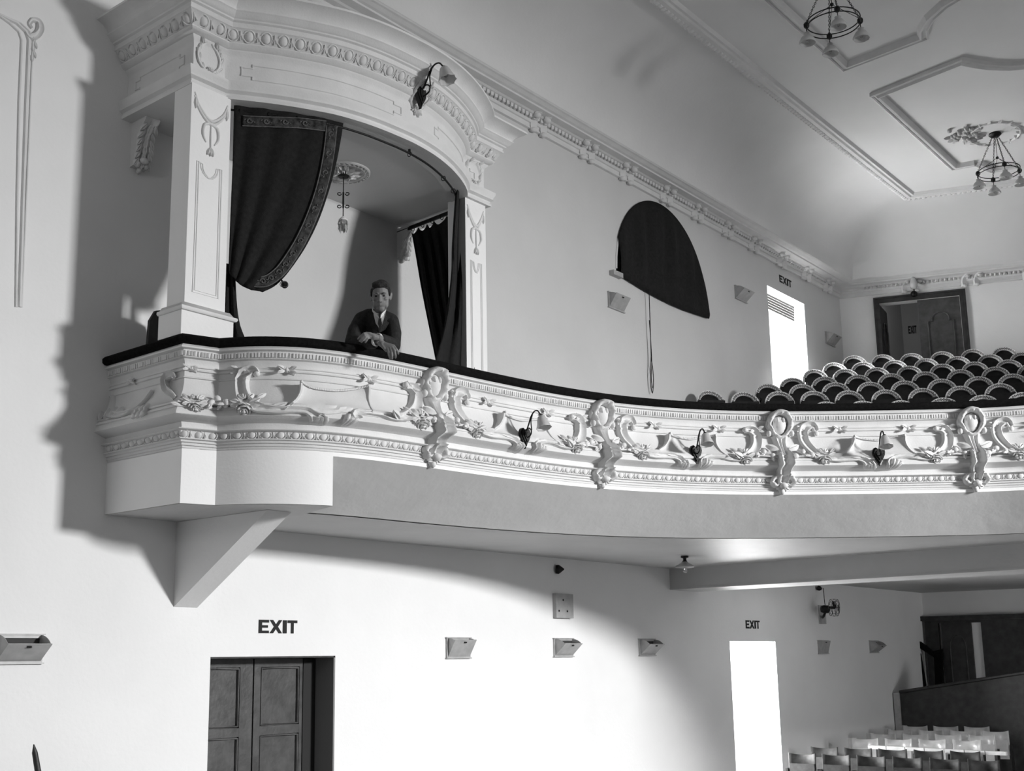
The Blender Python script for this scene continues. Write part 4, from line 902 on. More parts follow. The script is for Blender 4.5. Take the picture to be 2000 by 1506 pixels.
# box floor
struct('floor', MB().add([p+Z*dz for dz in (zz(.62), zz(.60)) for p in [PB.P(0, -.26, 0)+X*.02]+[PB.P(q, -.26, 0) for q in PB.s[1:40]]+[Vector((3.9*S, D*S, 0))]], []), 'floor_wood') if False else None
fp = [PB.P(q, -.25, 0) for q in [PB.s[1]+.3]+[q for q in PB.s if q > PB.s[2]+.2][:60]]
fp = [Vector((2.25*S, D*S-.002, 0)), Vector((2.25*S, 3.02*S, 0))]+fp[1:]+[Vector((fp[-1].x+1.2, fp[-1].y, 0)), Vector((fp[-1].x+1.2, D*S-.002, 0))]
tri = geometry.tessellate_polygon([fp]); k = len(fp)
struct('floor', MB().add([p+Z*zz(.62) for p in fp]+[p+Z*zz(.60) for p in fp], [tuple(t) for t in tri]+[tuple(i+k for i in t) for t in tri]), 'floor_wood')
# pendant lamp and its ceiling rose
zb_ = zz(1.868); lp = at_z(671, 336, 1.868)
rs = thing('ceiling_rose', 'round leafy plaster rose on the box ceiling around the pendant lamp', 'ceiling rose', lp)
m = MB()
for r, h in ((.24, .018), (.205, .02), (.185, .01)): m.tube([lp+Vector((r*cos(a), r*sin(a), -h*.4)) for a in [2*pi*k/36 for k in range(36)]], h*.7, 6, closed=True)
m.build('rose_ring', 'cast_plaster', rs, 60)
def dsf(c, zc_): return lambda s, z, h=0: Vector((c.x+s, c.y+z, zc_-h))
f = dsf(lp, zb_); m = MB()
for k in range(12):
    a = 2*pi*k/12; leafb(m, f, .05*cos(a), .05*sin(a), .12, .06, a, .045, .005); a += pi/12; leafb(m, f, .03*cos(a), .03*sin(a), .09, .045, a, .06, .01)
for k in range(30): a = 2*pi*k/30; blob(m, f, .222*cos(a), .222*sin(a), .016, .012, .016, a, .01)
m.build('rose_leaves', 'cast_plaster', rs, 50)
pl_ = thing('pendant_lamp', 'dark pendant lamp with scrolls and petal glass shade inside the private box', 'lamp', lp)
depth = (lp-EYE).dot(FW); pxm = F/depth
zt_of = lambda py: lp.z-(py-336)/pxm*1.0
MB().lathe([(0, -.015), (.055, -.02), (.06, -.035), (.045, -.055), (.012, -.06)], lp, Z, 16).build('ceiling_cap', 'iron', pl_, 40)
MB().tube([lp-Z*.05, lp-Z*((432-336)/pxm)], .005, 6).build('stem', 'iron', pl_)
for yy in (381, 407):
    zc_ = (yy-336)/pxm; m = MB()
    for sg in (-1, 1): m.tube([lp-Z*zc_+RT*sg*(.018+.018*(1-cos(t)) )*1.0-Z*(.018*sin(t)*(1-.08*t)) for t in [i*.5 for i in range(12)]], .005, 5)
    m.build('scroll', 'iron', pl_)
MB().tube([lp-Z*((378-336)/pxm), lp-Z*((410-336)/pxm)], .009, 6).build('sleeve', 'iron', pl_)
sz0 = (432-336)/pxm; MB().lathe([(.01, -sz0+.02), (.03, -sz0), (.042, -sz0-.012), (.040, -sz0-.02), (.0, -sz0-.012)], lp, Z, 16).build('gallery', 'white_plaster', pl_, 40)
m = MB()
for ring, (r, zz0, L, c) in enumerate(((.038, sz0+.02, .07, 6), (.036, sz0+.05, .085, 6))):
    for k in range(c):
        a = 2*pi*k/c+ring*pi/c; e = Vector((cos(a), sin(a), 0)); t = Vector((-sin(a), cos(a), 0))
        m.add([lp-Z*zz0+e*r+t*.018, lp-Z*zz0+e*r-t*.018, lp-Z*(zz0+L*.55)+e*(r+.008)-t*.02, lp-Z*(zz0+L)+e*(r*.9), lp-Z*(zz0+L*.55)+e*(r+.008)+t*.02], [(0, 1, 2, 3, 4)])
o = m.build('petal_shade', 'frosted_glass', pl_); md = o.modifiers.new('t', 'SOLIDIFY'); md.thickness = .004
# lamps on brackets with a heart shaped plate
def heart(k=1): return [(k*.060*(16*sin(t)**3)/16, k*(.062*(13*cos(t)-5*cos(2*t)-2*cos(3*t)-cos(4*t))/13-.0)) for t in [2*pi*i/28 for i in range(28)]]
def sconce(path, s, z, o, label, k=1.0, gr='heart plate lamps on the balcony front', arm=1.0):
    x, up, n = path.frame(s); base = path.P(s, o, z); t = thing('wall_lamp', label, 'lamp', base, gr)
    base = base+n*.075*0
    pol = [(a*k, (b*1.25 if b > 0 else b*1.35)*k) for a, b in heart()]
    MB().prism(pol, base, x, up, n, .03).build('back_plate', 'iron', t); m = MB(); m.prism([(a*.8, b*.8) for a, b in pol], base+n*.03, x, up, n, .012); m.prism([(a*.5, b*.5) for a, b in pol], base+n*.042, x, up, n, .01); m.build('plate_relief', 'iron', t)
    P = lambda a, b, c=0: base+n*(a*k*arm)+up*(b*k)+x*c*k
    MB().tube(spline([P(.03, -.02), P(.075, .0), P(.085, .04), P(.06, .065), P(.035, .055), P(.028, .035)], 6), .006*k, 6).build('arm_loop', 'iron', t, 60)
    MB().tube(spline([P(.035, .045), P(.06, .10), P(.085, .16), P(.12, .20), P(.155, .20), P(.178, .17), P(.185, .155)], 6), .0065*k, 6).build('arm', 'iron', t, 60)
    MB().tube(spline([P(.09, .045), P(.085, .09), P(.085, .13), P(.10, .175)], 6), .005*k, 6).build('arm_brace', 'iron', t, 60)
    c = P(.19, .15); ax_ = (up*-.95+n*.30).normalized(); MB().lathe([(.0, -.012), (.016*k, -.008), (.018*k, .012), (.013*k, .022)], c, ax_, 12).build('lamp_holder', 'iron', t, 60)
    o = MB().lathe([(.016*k, .0), (.032*k, .010*k), (.042*k, .035*k), (.050*k, .07*k), (.062*k, .105*k), (.066*k, .118*k)], c, ax_, 24, wob=lambda a, h: 1+.05*(h/.118)**3*cos(8*a)).build('glass_shade', 'shade_glass', t, 60); md = o.modifiers.new('t', 'SOLIDIFY'); md.thickness = .003
    MB().ell(c+ax_*.06*k, (.02*k, .02*k, .028*k), n=10, m=6).build('bulb', 'clear_glass', t, 60)
    return t
mat('shade_glass', .72, .45, trans=.35, spec=.4)
for (a, b), lab in zip(((1027, 852), (1360, 884), (1717, 888)), ('heart plate lamp on the balcony front between first and second cartouche from the left', 'heart plate lamp on the balcony front between second and third cartouche from the left', 'heart plate lamp on the balcony front between third and fourth cartouche from the left')):
    h = PB.hit(a, b, .08, lambda z: pout(z)+.05); sconce(PB, h[0], h[1], pout(h[1])+.02, lab, 1.0, arm=1.15)
h = PC.hit(819, 187, .07); sconce(PC, h[0], h[1], .065, 'heart plate lamp with raised arm on the box canopy frieze', 1.2, None, arm=1.25)
# chandeliers
def chandelier(cu, cv, zr, label, R=.30, k=1.0, n=4):
    top = W(cu, cv, 3.134); ring = Vector((top.x, top.y, zr)); t = thing('chandelier', label, 'chandelier', top, 'ring chandeliers hanging from the ceiling')
    MB().lathe([(0, 0), (.085, 0), (.09, -.02), (.06, -.05), (0, -.055)], top, Z, 18).build('ceiling_cap', 'iron', t, 50)
    m = MB()
    for dz, rr in ((0, R), (-.05, R*1.0)): m.tube([ring+Vector((rr*cos(a), rr*sin(a), dz)) for a in [2*pi*i/40 for i in range(40)]], .007, 6, closed=True)
    m.build('double_ring', 'iron', t, 60)
    ap = ring+Z*.20; MB().ell(ap, .022, n=8, m=6).build('centre_knob', 'iron', t); MB().tube([top-Z*.05, ap], .004, 5).build('stem', 'iron', t)
    for i in range(n):
        a = 2*pi*i/n+.55; e = Vector((cos(a), sin(a), 0)); p = ring+e*R
        m = MB(); q0 = top-Z*.05+e*.04; N = 26
        for j in range(N):
            c = q0.lerp(p, (j+.5)/N); d = (p-q0).normalized(); s_ = d.cross(Z).normalized() if j % 2 else d.cross(d.cross(Z)).normalized(); L = (p-q0).length/N*.62
            m.tube([c+d*L*cos(w)+s_*.010*sin(w) for w in [2*pi*u/6 for u in range(6)]], .0035, 4, closed=True)
        m.build('chain', 'iron', t, None, kind='stuff')
        MB().tube([ap, ring+e*R], .0035, 4).build('stay', 'iron', t)
        MB().ell(p-Z*.025, (.035, .035, .04), n=8, m=5).build('boss', 'iron', t)
        MB().tube([p-Z*.04, p-Z*.12], .0045, 5).build('drop_rod', 'iron', t)
        c = p-Z*.12; MB().lathe([(.0, .01), (.012, .0), (.02, -.022), (.018, -.03)], c, Z, 10).build('lamp_holder', 'iron', t)
        o = MB().lathe([(.036, .0), (.030, -.018), (.040, -.03), (.065, -.055), (.086, -.09), (.092, -.115), (.088, -.125)], c, Z, 20, wob=lambda a, h: 1+.03*cos(10*a)).build('glass_shade', 'shade_glass', t, 60); md = o.modifiers.new('t', 'SOLIDIFY'); md.thickness = .003
        MB().ell(c-Z*.085, (.02, .02, .03), n=8, m=6).build('bulb', 'clear_glass', t, 60)
    return t
cu, cv = at_z(1943, 261, 3.134).x/S, at_z(1943, 261, 3.134).y/S
best = min([(abs(CY-F*((v_-EYE).dot(UP))/((v_-EYE).dot(FW))-333), v_.z) for v_ in [W(cu, cv, 3.134)-Z*(k*.01) for k in range(200)]])
zr = best[1]; print('ring drop', zz(3.134)-zr)
chandelier(cu, cv, zr, 'dark ring chandelier hanging from the rear ceiling panel at the right edge', .29)
fp_ = at_z(1627, 41, (zr-HC)/S); print('front chandelier', fp_, (fp_-EYE).dot(FW), 'rear', (W(cu, cv, (zr-HC)/S)-EYE).dot(FW))
chandelier(fp_.x/S, fp_.y/S, zr, 'dark ring chandelier hanging nearest at the top of the picture', .29)
# plaster group on the rear panel: flower basket, dark bell shaped pendant
zc2 = zz(3.134); cg_ = thing('ceiling_rose', 'plaster fruit and leaf centrepiece around the rear chandelier cap', 'ceiling rose', W(cu, cv, 3.134))
gc = at_z(1885, 262, 3.134); f = dsf(gc, zc2); m = MB(); rnd = random.Random(3)
for i in range(26): blob(m, f, rnd.uniform(-.32, .22), rnd.uniform(-.16, .18), .04, .035, .035, 0, .02)
for i in range(14): a = rnd.uniform(0, 6.28); leafb(m, f, .2*cos(a), .14*sin(a), .15, .07, a, .035, .01)
m.build('fruit_cluster', 'metal_grey', cg_, 60, kind='stuff')
c5 = W(cu, cv, 3.134); f = dsf(c5, zc2); m = MB()
m.tube([c5+Vector((.42*cos(a), .34*sin(a), -.005)) for a in [2*pi*k/40 for k in range(40)]], .02, 6, closed=True)
for k in range(16): a = 2*pi*k/16; leafb(m, f, .36*cos(a), .28*sin(a), .14, .06, a+.6, .03, .005)
m.build('leaf_wreath', 'cast_plaster', cg_, 60)
# small lamp above the upper back door
wl_ = at_pl(1785, 574, bp(0, 0, .05), BN); t = thing('wall_lamp', 'small lamp with upright glass shade on top of the upper back door frame', 'lamp', wl_)
MB().ell(wl_, (.06, .06, .06), n=10, m=6).build('back_plate', 'iron', t, 60)
MB().tube(spline([wl_, wl_-BN*.10-Z*.02, wl_-BN*.18+Z*.02, wl_-BN*.18+Z*.05], 4), .012, 6).build('arm', 'iron', t)
o = MB().lathe([(.03, .03), (.06, .07), (.065, .14), (.045, .22), (.03, .25)], wl_-BN*.18, Z, 16).build('glass_shade', 'shade_glass', t, 60); md = o.modifiers.new('t', 'SOLIDIFY'); md.thickness = .004
MB().lathe([(.0, .33), (.012, .31), (.03, .25), (0, .25)], wl_-BN*.18, Z, 8).build('finial', 'iron', t)
# ================================================================ SEATS
def copy_tree(o, parent=None):
    c = o.copy(); COL.objects.link(c); c.parent = parent
    for ch in list(o.children): copy_tree(ch, c)
    return c
mat('pierced_rim', .74, .5, noise=.22, scale=38, bump=.8, bscale=55, spec=.4, c2=.92)
mat('seat_leather', .008, .65, noise=.004, scale=14, spec=.25)
# balcony armchair facing local -Y, floor at z=0
def arch(w, zb, zt, n=16, k=1.0): 
    r = w/2; return [(-r, zb)]+[(-r*cos(pi*i/n), zt-r*k+r*k*sin(pi*i/n)) for i in range(n+1)]+[(r, zb)]
def balcony_chair():
    t = thing('theatre_chair', 'x', 'chair', (0, 0, 0)); H_ = .95; w = .42
    def by(x, z): return .03+.05*((z-.45)/.5)-.10*(abs(x)/.21)**2*.8
    outer = arch(w, .40, H_); inner = arch(w-.12, .40, H_-.060)
    m = MB(); N = len(outer); rows = []
    for (a, b), (c, d) in zip(outer, inner):
        P = []
        for q, dy in ((0, .0), (0, -.028), (.15, -.034), (.5, -.03), (.85, -.036), (1, -.026), (1, .0)):
            x = lerp(a, c, q); z = lerp(b, d, q); P.append(Vector((x, by(x, z)+dy, z)))
        rows.append(P)
    m.grid(rows, closed_u=True)
    rim = m.build('back_rim', 'pierced_rim', t, 45)
    m = MB()
    for i in range(1, N-1):
        for h in (0, .5):
            if i+h >= N-1.5 : continue
            a = Vector(outer[i]+(0,)).lerp(Vector(outer[i+1]+(0,)), h) if h else Vector(outer[i]+(0,)); c = Vector(inner[i]+(0,)).lerp(Vector(inner[i+1]+(0,)), h) if h else Vector(inner[i]+(0,))
            for q in ((.33, .68) if h else (.5,)):
                x, z = lerp(a.x, c.x, q), lerp(a.y, c.y, q); m.ell((x, by(x, z)-.033, z), (.009, .005, .009), n=5, m=4)
    m.build('rim_piercing', 'vent_dark', t, kind='stuff')
    m = MB(); inn = arch(w-.115, .42, H_-.058); k = len(inn)
    c = (0, .62); vs = [Vector((x, by(x, z)-.006, z)) for x, z in inn]+[Vector((lerp(0, x, .6), by(x*.6, lerp(.66, z, .6))-.035, lerp(.66, z, .6))) for x, z in inn]+[Vector((0, by(0, .66)-.045, .66))]
    fs = [(i, (i+1) % k, k+(i+1) % k, k+i) for i in range(k)]+[(k+i, k+(i+1) % k, 2*k) for i in range(k)]
    m.add(vs, fs); m.add([Vector((x, by(x, z)+.012, z)) for x, z in inn], [tuple(range(k))]); m.build('back_pad', 'seat_leather', t, 60)
    m = MB(); m.box((0, -.06, .60), (.38, .05, .36), (X, Y*cos(.2)-Z*sin(.2)*0, Z)); m.build('folded_seat', 'seat_leather', t)
    for sx in (-1, 1):
        a = MB().box((sx*.212, -.14, .635), (.036, .36, .03)).build('arm_rest', 'dark_wood', t)
        MB().tube([(sx*.215, -.30, .625), (sx*.215, -.16, .45), (sx*.215, -.04, .40), (sx*.215, .0, 0)], [.012, .014, .016, .02], 6).build('leg', 'iron', t, 60)
    return t
rows_b = {'A': (1.400, [(895, 807), (1100, 802), (1310, 800), (1545, 785), (1765, 770)]),
 'B': (1.531, [(245, 745), (437, 753), (630, 750), (825, 748), (1020, 745), (1225, 740), (1430, 732), (1640, 720), (1860, 705)]),
 'C': (1.637, [(570, 708), (760, 710), (945, 700), (1140, 697), (1330, 690), (1535, 680), (1740, 667), (1930, 652)]),
 'D': (1.789, [(705, 675), (885, 668), (1070, 658), (1255, 650), (1445, 640), (1640, 628), (1835, 613)]),
 'E': (1.915, [(830, 628), (1000, 625), (1175, 617), (1355, 608), (1540, 597), (1720, 585), (1910, 573)]),
 'F': (2.018, [(940, 590), (1100, 587), (1275, 577), (1450, 567), (1625, 555), (1805, 543)]),
 'G': (2.125, [(1050, 550), (1210, 545), (1370, 538), (1540, 528), (1710, 515), (1885, 503)])}
names = {'A': 'row just above the rail', 'B': 'second row', 'C': 'third row', 'D': 'fourth row', 'E': 'fifth row', 'F': 'sixth row', 'G': 'topmost row'}
ords = ['leftmost', 'second from left', 'third from left', 'fourth from left', 'fifth from left', 'sixth from left', 'seventh from left', 'eighth from left', 'ninth from left', 'tenth from left', 'eleventh from left']
proto = balcony_chair(); first = True
for key, (zt, L) in rows_b.items():
    pts = [at_z(1300+x/2.857, 500+y/2.857, zt) for x, y in L]
    
    if key not in 'G': pts.append(pts[-1]+(pts[-1]-pts[-2]))
    n = len(pts); fz = pts[0].z-.95
    for i, p in enumerate(pts):
        t = (pts[min(n-1, i+1)]-pts[max(0, i-1)]); t.z = 0; t.normalize(); face = Vector((t.y, -t.x, 0)); face = face if face.dot(EYE-p) > 0 else -face
        face = (face+(EYE-p).normalized()*.15).normalized(); face.z = 0; face.normalize()
        o = proto if first else copy_tree(proto); first = False
        o.location = (p.x, p.y, fz); o.rotation_euler = (0, 0, atan2(face.y, face.x)+pi/2)
        if not (o is proto): pass
        o['label'] = 'round balcony seat with pale rim, %s in the %s' % (ords[i], names[key]); o['group'] = 'round backed balcony seats'
    a = pts[0]-(pts[1]-pts[0])*.6; b = pts[-1]+(pts[-1]-pts[-2])*3; pp = [a]+pts+[b]
    path = Path([(q.x/S, q.y/S) for q in pp]); zf = fz
    if path.frame(.5)[2].dot(EYE-pp[0]) < 0: path = Path([(q.x/S, q.y/S) for q in pp[::-1]])
    struct('floor', path.sweep([(-.42, zf), (.45, zf), (.45, zf-.45), (-.42, zf-.45)]), 'floor_wood')
# stalls below: curved plywood backs, facing local -Y
mat('plywood', .45, .3, noise=.06, scale=10, spec=.6, coat=.4)
mat('plywood_dark', .035, .6, noise=.015, scale=10, spec=.2)
def stall_chair(m_, nm):
    t = thing('stall_seat', 'x', 'chair', (0, 0, 0)); rows = []
    for j in range(5):
        z = .52+.33*j/4; rows.append([Vector((-.2+.4*i/10, -.085*(abs(i-5)/5)**2+.02*j/4, z+(.028*(abs(i-5)/5)**3 if j == 4 else 0)+(0 if j else -.03*(abs(i-5)/5)**2))) for i in range(11)])
    o = MB().grid(rows).build('curved_back', m_, t, 60); md = o.modifiers.new('t', 'SOLIDIFY'); md.thickness = .012
    MB().box((0, -.08, .58), (.36, .03, .30)).build('folded_seat', m_, t)
    for sx in (-1, 1): MB().box((sx*.225, -.06, .33), (.035, .10, .66)).build('end_standard', 'iron', t)
    return t
pl_l, pl_d = stall_chair('plywood', 'light'), stall_chair('plywood_dark', 'dark')
used = {}
def stall_row(px0, py0, px1, py1, ztop, n, proto, rowname, kind):
    a, b = at_z(px0, py0, ztop), at_z(px1, py1, ztop); d = (b-a); L = d.length; d.normalize(); face = Vector((d.y, -d.x, 0)); face = face if face.dot(EYE-a) > 0 else -face
    cnt = max(2, int(L/.49))
    for i in range(cnt):
        p = a+d*(.49*i+.26); o = proto if proto.name not in used else copy_tree(proto); used[proto.name] = 1
        o.location = (p.x, p.y, p.z-.87); o.rotation_euler = (0, 0, atan2(face.y, face.x)+pi/2)
        o['label'] = '%s stall seat, %s in the %s' % (kind, ords[i], rowname); o['group'] = '%s stall seats' % kind
    fl.append((a, b, face, a.z-.87))
fl = []
for (x0, y0, x1, y1, z, nm) in ((1757, 1417, 1985, 1420, -.520, 'row nearest the screen'), (1727, 1424, 1985, 1428, -.530, 'second row before the screen'), (1693, 1432, 1985, 1436, -.538, 'third row before the screen'), (1657, 1441, 1985, 1447, -.545, 'front pale row')):
    stall_row(x0, y0, x1, y1, z, 0, pl_l, nm, 'pale')
for (x0, y0, x1, y1, z, nm) in ((1578, 1458, 1985, 1470, -.570, 'rear dark row'), (1535, 1470, 1985, 1486, -.590, 'dark row at the bottom edge')):
    stall_row(x0, y0, x1, y1, z, 0, pl_d, nm, 'dark')
# pale end standards of the light rows and the bright capping in front of them
for (x0, y0, z, nm) in ((1764, 1417, -.520, 'rearmost'), (1734, 1424, -.530, 'second rearmost'), (1700, 1432, -.538, 'third'), (1665, 1441, -.545, 'nearest')):
    p = at_z(x0, y0, z); d = (fl[0][1]-fl[0][0]).normalized(); t = thing('row_end_panel', 'small square pale end panel of the %s pale stall row' % nm, 'seat end', Vector((p.x, p.y, 0)), 'pale end panels of the stall rows')
    MB().box(p-Z*.08, (.13, .04, .16), (d, d.cross(Z), Z)).build('end_panel', 'plywood', t); MB().box(Vector((p.x, p.y, (p.z-.16)/2)), (.03, .03, p.z-.16), (d, d.cross(Z), Z)).build('post', 'iron', t)
a, b = at_z(1697, 1459, -.575), at_z(1985, 1473, -.575); d = (b-a).normalized(); n_ = int((b-a).length/.29); t = thing('front_capping', 'segmented pale capping rail running in front of the pale stall seats', 'rail', Vector((a.x, a.y, 0)))
for i in range(n_): MB().box(a+d*(.29*i+.14)+Z*0, (.28, .05, .05), (d, d.cross(Z), Z)).build('capping_board', 'plywood', t)
for i in range(0, n_, 3): q = a+d*(.29*i+.14); MB().box(Vector((q.x, q.y, q.z/2-.012)), (.04, .04, q.z-.03), (d, d.cross(Z), Z)).build('post', 'iron', t)
for i, (a, b, face, z) in enumerate(fl):
    d = (b-a).normalized(); c = (a+b)/2; c.z = z-.0; mbx = MB().box(Vector((c.x, c.y, z/2))+d*1.0-face*.0, ((b-a).length+1.6, .58, z), (d, face, Z))
    if z > .02: struct('floor', mbx, 'floor_wood')
# ================================================================ MAN LEANING ON THE RAIL
def mp(px_, py_, d): return EYE+ray(px_, py_)*d
def remesh(mb, name, m, vox, parent, smooth=2):
    me = mb.mesh(name, m); o = bpy.data.objects.new(name, me); COL.objects.link(o)
    md = o.modifiers.new('r', 'REMESH'); md.mode = 'VOXEL'; md.voxel_size = vox; md.use_smooth_shade = True
    ms = o.modifiers.new('s', 'SMOOTH'); ms.factor = .5; ms.iterations = smooth
    dg = bpy.context.evaluated_depsgraph_get(); ev = bpy.data.meshes.new_from_object(o.evaluated_get(dg)); bpy.data.objects.remove(o)
    ev.name = name; ev.materials.clear(); ev.materials.append(MATS[m]); ev.polygons.foreach_set('use_smooth', [True]*len(ev.polygons))
    return put(name, ev, parent)
def caps(mb, pts, r, n=12):
    mb.tube(pts, r, n); 
    rr = r if hasattr(r, '__len__') else [r]*len(pts)
    for p, q in ((pts[0], rr[0]), (pts[-1], rr[-1])): mb.ell(p, q, n=n, m=8)
mat('skin', .20, .55, noise=.02, scale=20, spec=.35); mat('hair', .022, .6, noise=.01, scale=60, bump=.6, bscale=160)
mat('suit', .022, .8, noise=.008, scale=40, bump=.3, bscale=150, spec=.2); mat('shirt', .72, .6); mat('tie_silk', .02, .45)
mat('eye_dark', .01, .3)
dH, dT, dR = 9.16, 9.42, 9.10
man = thing('person', 'man in dark suit, white collar and tie leaning crossed arms on the box rail', 'person', PB.P(PB.hit(740, 676, 0)[0], -.45, zz(.62)))
HX = RT.copy(); HZ = (UP*.985-FW*.17).normalized(); HY = (-FW-HZ*(-FW).dot(HZ)).normalized()      # head frame: right(image), up, towards viewer
HX = (HX*.995+HZ*.05).normalized()
hc = mp(743.5, 580, dH+.02); k = dH/F      # metres per pixel
def hp(a, b, c=0): return hc+HX*a+HZ*b+HY*c
b = MB()
b.ell(hp(0, .025, -.02), (.074, .098, .098), (HX, HY, HZ), 20, 14)                      # skull
b.ell(hp(0, -.02, .012), (.063, .074, .088), (HX, HY, HZ), 18, 12)                      # face
b.ell(hp(0, -.082, .038), (.034, .034, .030), (HX, HY, HZ), 12, 8)                      # chin
for sg in (-1, 1):
    b.ell(hp(sg*.040, -.056, .012), (.022, .045, .036), (HX, HY, HZ), 10, 8)            # jaw
    b.ell(hp(sg*.041, -.012, .060), (.018, .020, .014), (HX, HY, HZ), 10, 6)            # cheek bone
    b.ell(hp(sg*.030, .028, .074), (.026, .012, .0085), (HX, HY, HZ), 10, 6)            # brow
    b.ell(hp(sg*.076, .000, -.012), (.008, .019, .032), ((HX*.8+HY*.5*sg).normalized(), (HY*.8-HX*.5*sg).normalized(), HZ), 10, 8)
    b.ell(hp(sg*.085, .012, -.020), (.007, .012, .018), (HX, HY, HZ), 8, 6)
caps(b, [hp(0, .018, .078), hp(0, -.008, .094), hp(0, -.024, .100)], [.008, .010, .013], 8)   # nose
for sg in (-1, 1): b.ell(hp(sg*.012, -.028, .088), (.008, .010, .008), (HX, HY, HZ), 8, 6)
caps(b, [hp(-.020, -.050, .074), hp(0, -.048, .082), hp(.020, -.050, .074)], [.004, .006, .004], 8); caps(b, [hp(-.017, -.059, .073), hp(0, -.060, .080), hp(.017, -.059, .073)], [.004, .007, .004], 8)
caps(b, [hp(0, -.05, -.02), mp(742, 610, dT-.06), mp(741, 626, dT)], [.05, .047, .055])                                # neck
caps(b, [mp(741, 626, dT-.02), mp(738, 680, dT+.12), mp(738, 720, dT+.25)], [.08, .10, .10])
# arms (inside the sleeves) and hands
ER = mp(687, 668, dR+.20); EL = mp(769, 674, dR+.22); SR = mp(707, 625, dT); SL = mp(763, 628, dT)
WR = mp(733, 668, dR-.06); WL = mp(741, 660, dR-.10)
caps(b, [mp(741, 628, dT), SR, ER], [.07, .06, .045]); caps(b, [mp(741, 628, dT), SL, EL], [.07, .06, .045])
caps(b, [ER, WR], [.042, .027]); caps(b, [EL, WL], [.042, .026])
def hand(b, wrist, kn, fingers, thumb, w=.036):
    caps(b, [wrist, wrist.lerp(kn, .35)], [.024, .028], 10)
    d = (kn-wrist).normalized(); s_ = (fingers[-1][0]-fingers[0][0]).normalized()
    for f in fingers:
        caps(b, [wrist.lerp(kn, .25), f[0]], [.020, .013], 8); caps(b, f, [.0115, .0105, .0095, .0075][:len(f)], 8)
    caps(b, thumb, [.015, .0125, .0105, .0085][:len(thumb)], 8)
D1 = dR-.12
hand(b, mp(740, 668, D1+.05), mp(758, 678, D1), [[mp(757, 681, D1-.01), mp(759, 689, D1-.035), mp(761, 697, D1-.03), mp(761.5, 700, D1-.02)], [mp(762, 680, D1-.012), mp(765, 689, D1-.04), mp(766, 697, D1-.035), mp(766, 700.5, D1-.025)], [mp(766, 678.5, D1-.01), mp(771, 687, D1-.04), mp(772.5, 695, D1-.035), mp(772.5, 699, D1-.025)], [mp(769, 676, D1), mp(774.5, 683, D1-.02), mp(777.5, 689, D1-.015), mp(778, 691, D1-.01)]], [mp(746, 675, D1+.01), mp(751, 681, D1-.01), mp(754, 685, D1-.01)])
D2 = dR-.13
hand(b, mp(736, 659, D2+.02), mp(719, 655, D2), [[mp(717, 652, D2-.005), mp(711, 651.5, D2-.03), mp(704, 657, D2-.02), mp(699, 662, D2)], [mp(718, 654, D2-.01), mp(712, 655, D2-.035), mp(706, 662, D2-.03), mp(702, 666, D2-.01)], [mp(719, 656.5, D2-.01), mp(714, 658, D2-.035), mp(709, 664.5, D2-.03), mp(706, 668, D2-.01)], [mp(721, 659, D2), mp(718, 661, D2-.025), mp(715, 666, D2-.02), mp(713.5, 668.5, D2-.01)]], [mp(730, 655, D2), mp(722, 651.5, D2-.01), mp(715, 650.5, D2-.01)])
body = remesh(b, 'body', 'skin', .0042, man, 2)
for sg in (-1, 1):
    MB().ell(hp(sg*.030, .010, .071), (.013, .008, .0065), (HX, HY, HZ), 10, 8).build('eye', 'eye_dark', man, 60)
    MB().tube(spline([hp(sg*.014, .027, .082), hp(sg*.03, .033, .082), hp(sg*.048, .026, .072)], 4), [.0035]*9, 6).build('eyebrow', 'hair', man, 60)
h = MB(); h.ell(hp(0, .046, -.030), (.077, .098, .090), (HX, HY, HZ), 20, 12); h.ell(hp(-.01, .104, .020), (.058, .055, .024), (HX, HY, HZ), 12, 8)
for sg in (-1, 1): h.ell(hp(sg*.073, .035, .005), (.008, .032, .035), (HX, HY, HZ), 10, 8)
h.ell(hp(0, .02, -.06), (.074, .06, .085), (HX, HY, HZ), 14, 10)
for i in range(5): h.ell(hp(-.048+.024*i, .090-.003*(i == 2), .056-.008*abs(i-2)), (.018, .018, .012), (HX, HY, HZ), 8, 6)
remesh(h, 'hair', 'hair', .006, man, 2)
# jacket
j = MB(); ch_ = mp(738, 640, dT+.02)
caps(j, [SR, mp(722, 618, dT), mp(735, 617, dT)], [.068, .066, .06]); caps(j, [SL, mp(752, 621, dT), mp(742, 618, dT)], [.068, .062, .06]); caps(j, [mp(709, 632, dT+.03), mp(712, 660, dT+.08), mp(712, 715, dT+.2)], [.08, .09, .09]); caps(j, [mp(760, 634, dT+.03), mp(755, 662, dT+.08), mp(755, 715, dT+.2)], [.075, .09, .09])
caps(j, [mp(738, 628, dT+.0), mp(734, 660, dT+.06), mp(734, 715, dT+.2)], [.10, .12, .12])
caps(j, [SR, SR.lerp(ER, .5)+RT*-.012, ER], [.068, .064, .056]); caps(j, [SL, SL.lerp(EL, .5)+RT*.012, EL], [.068, .064, .056])
caps(j, [ER, ER.lerp(mp(729, 671, dR-.04), 1)], [.058, .043]); caps(j, [EL, mp(745, 662, dR-.05)], [.058, .043])
for a_, b_, r_ in ((mp(690, 640, dT-.05), mp(700, 652, dT-.05), .02), (mp(772, 645, dT-.05), mp(764, 655, dT-.05), .02)): caps(j, [a_, b_], [r_, r_*.6], 8)
remesh(j, 'jacket', 'suit', .009, man, 3)
c_ = mp(741, 622, dT-.10)
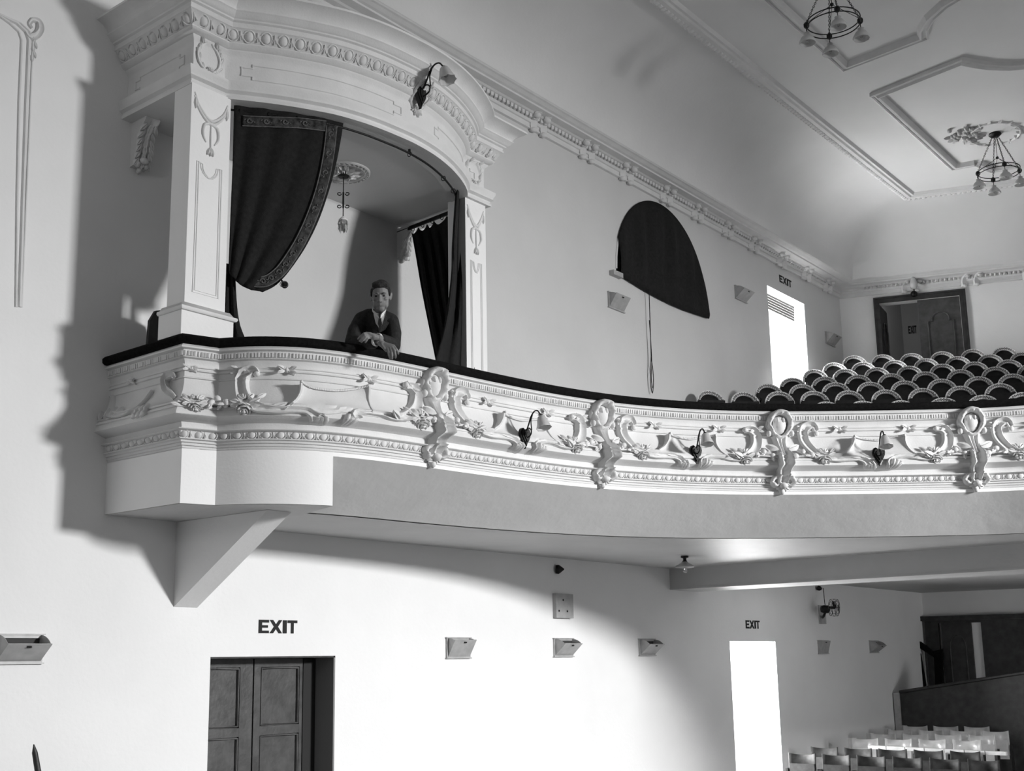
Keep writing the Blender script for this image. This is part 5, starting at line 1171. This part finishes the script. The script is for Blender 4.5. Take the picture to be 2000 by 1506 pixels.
for sg, L in ((-1, [(727, 597), (729, 606), (737, 614), (741, 622), (734, 618), (727, 608)]), (1, [(752, 602), (750, 608), (744, 614), (743, 622), (749, 615), (754, 606)])):
    P = [mp(a, q, dT-.185+.04*(abs(a-741)/14)) for a, q in L]; MB().add(P+[p+FW*.012 for p in P], [tuple(range(6)), tuple(range(11, 5, -1))]+[(i, (i+1) % 6, 6+(i+1) % 6, 6+i) for i in range(6)]).build('collar', 'shirt', man)
L = [(729, 606), (737, 612), (746, 612), (752, 606), (748, 622), (740, 640), (734, 632), (730, 616)]; P = [mp(a, q, dT-.150-.01*(q-606)/30) for a, q in L]; MB().add(P+[p+FW*.02 for p in P], [tuple(range(8)), tuple(range(15, 7, -1))]+[(i, (i+1) % 8, 8+(i+1) % 8, 8+i) for i in range(8)]).build('shirt_front', 'shirt', man)
L = [(739, 611), (746, 611), (744, 618), (746, 634), (741, 642), (738, 632), (740, 618)]; P = [mp(a, q, dT-.175) for a, q in L]; MB().add(P+[p+FW*.012 for p in P], [tuple(range(7)), tuple(range(13, 6, -1))]+[(i, (i+1) % 7, 7+(i+1) % 7, 7+i) for i in range(7)]).build('tie', 'tie_silk', man)
for L in ([(724, 602), (730, 612), (736, 630), (741, 650), (730, 645), (722, 630), (727, 626), (720, 622)], [(755, 605), (752, 616), (747, 632), (741, 650), (752, 644), (760, 630), (754, 626), (762, 620)]):
    P = [mp(a, q, dT-.16+.03*abs(a-741)/20) for a, q in L]; MB().add(P+[p+FW*.014 for p in P], [tuple(range(8)), tuple(range(15, 7, -1))]+[(i, (i+1) % 8, 8+(i+1) % 8, 8+i) for i in range(8)]).build('lapel', 'suit', man)
def cuff(a, b, r, nm='shirt_cuff'):
    d = (b-a).normalized(); MB().lathe([(r*.9, 0), (r, .002), (r*1.02, (b-a).length), (r*.9, (b-a).length)], a, d, 16).build(nm, 'shirt', man, 60)
cuff(mp(731, 668, dR-.055), mp(735.5, 667, dR-.07), .036); cuff(mp(741.5, 660.5, dR-.075), mp(737.5, 659.5, dR-.09), .036)
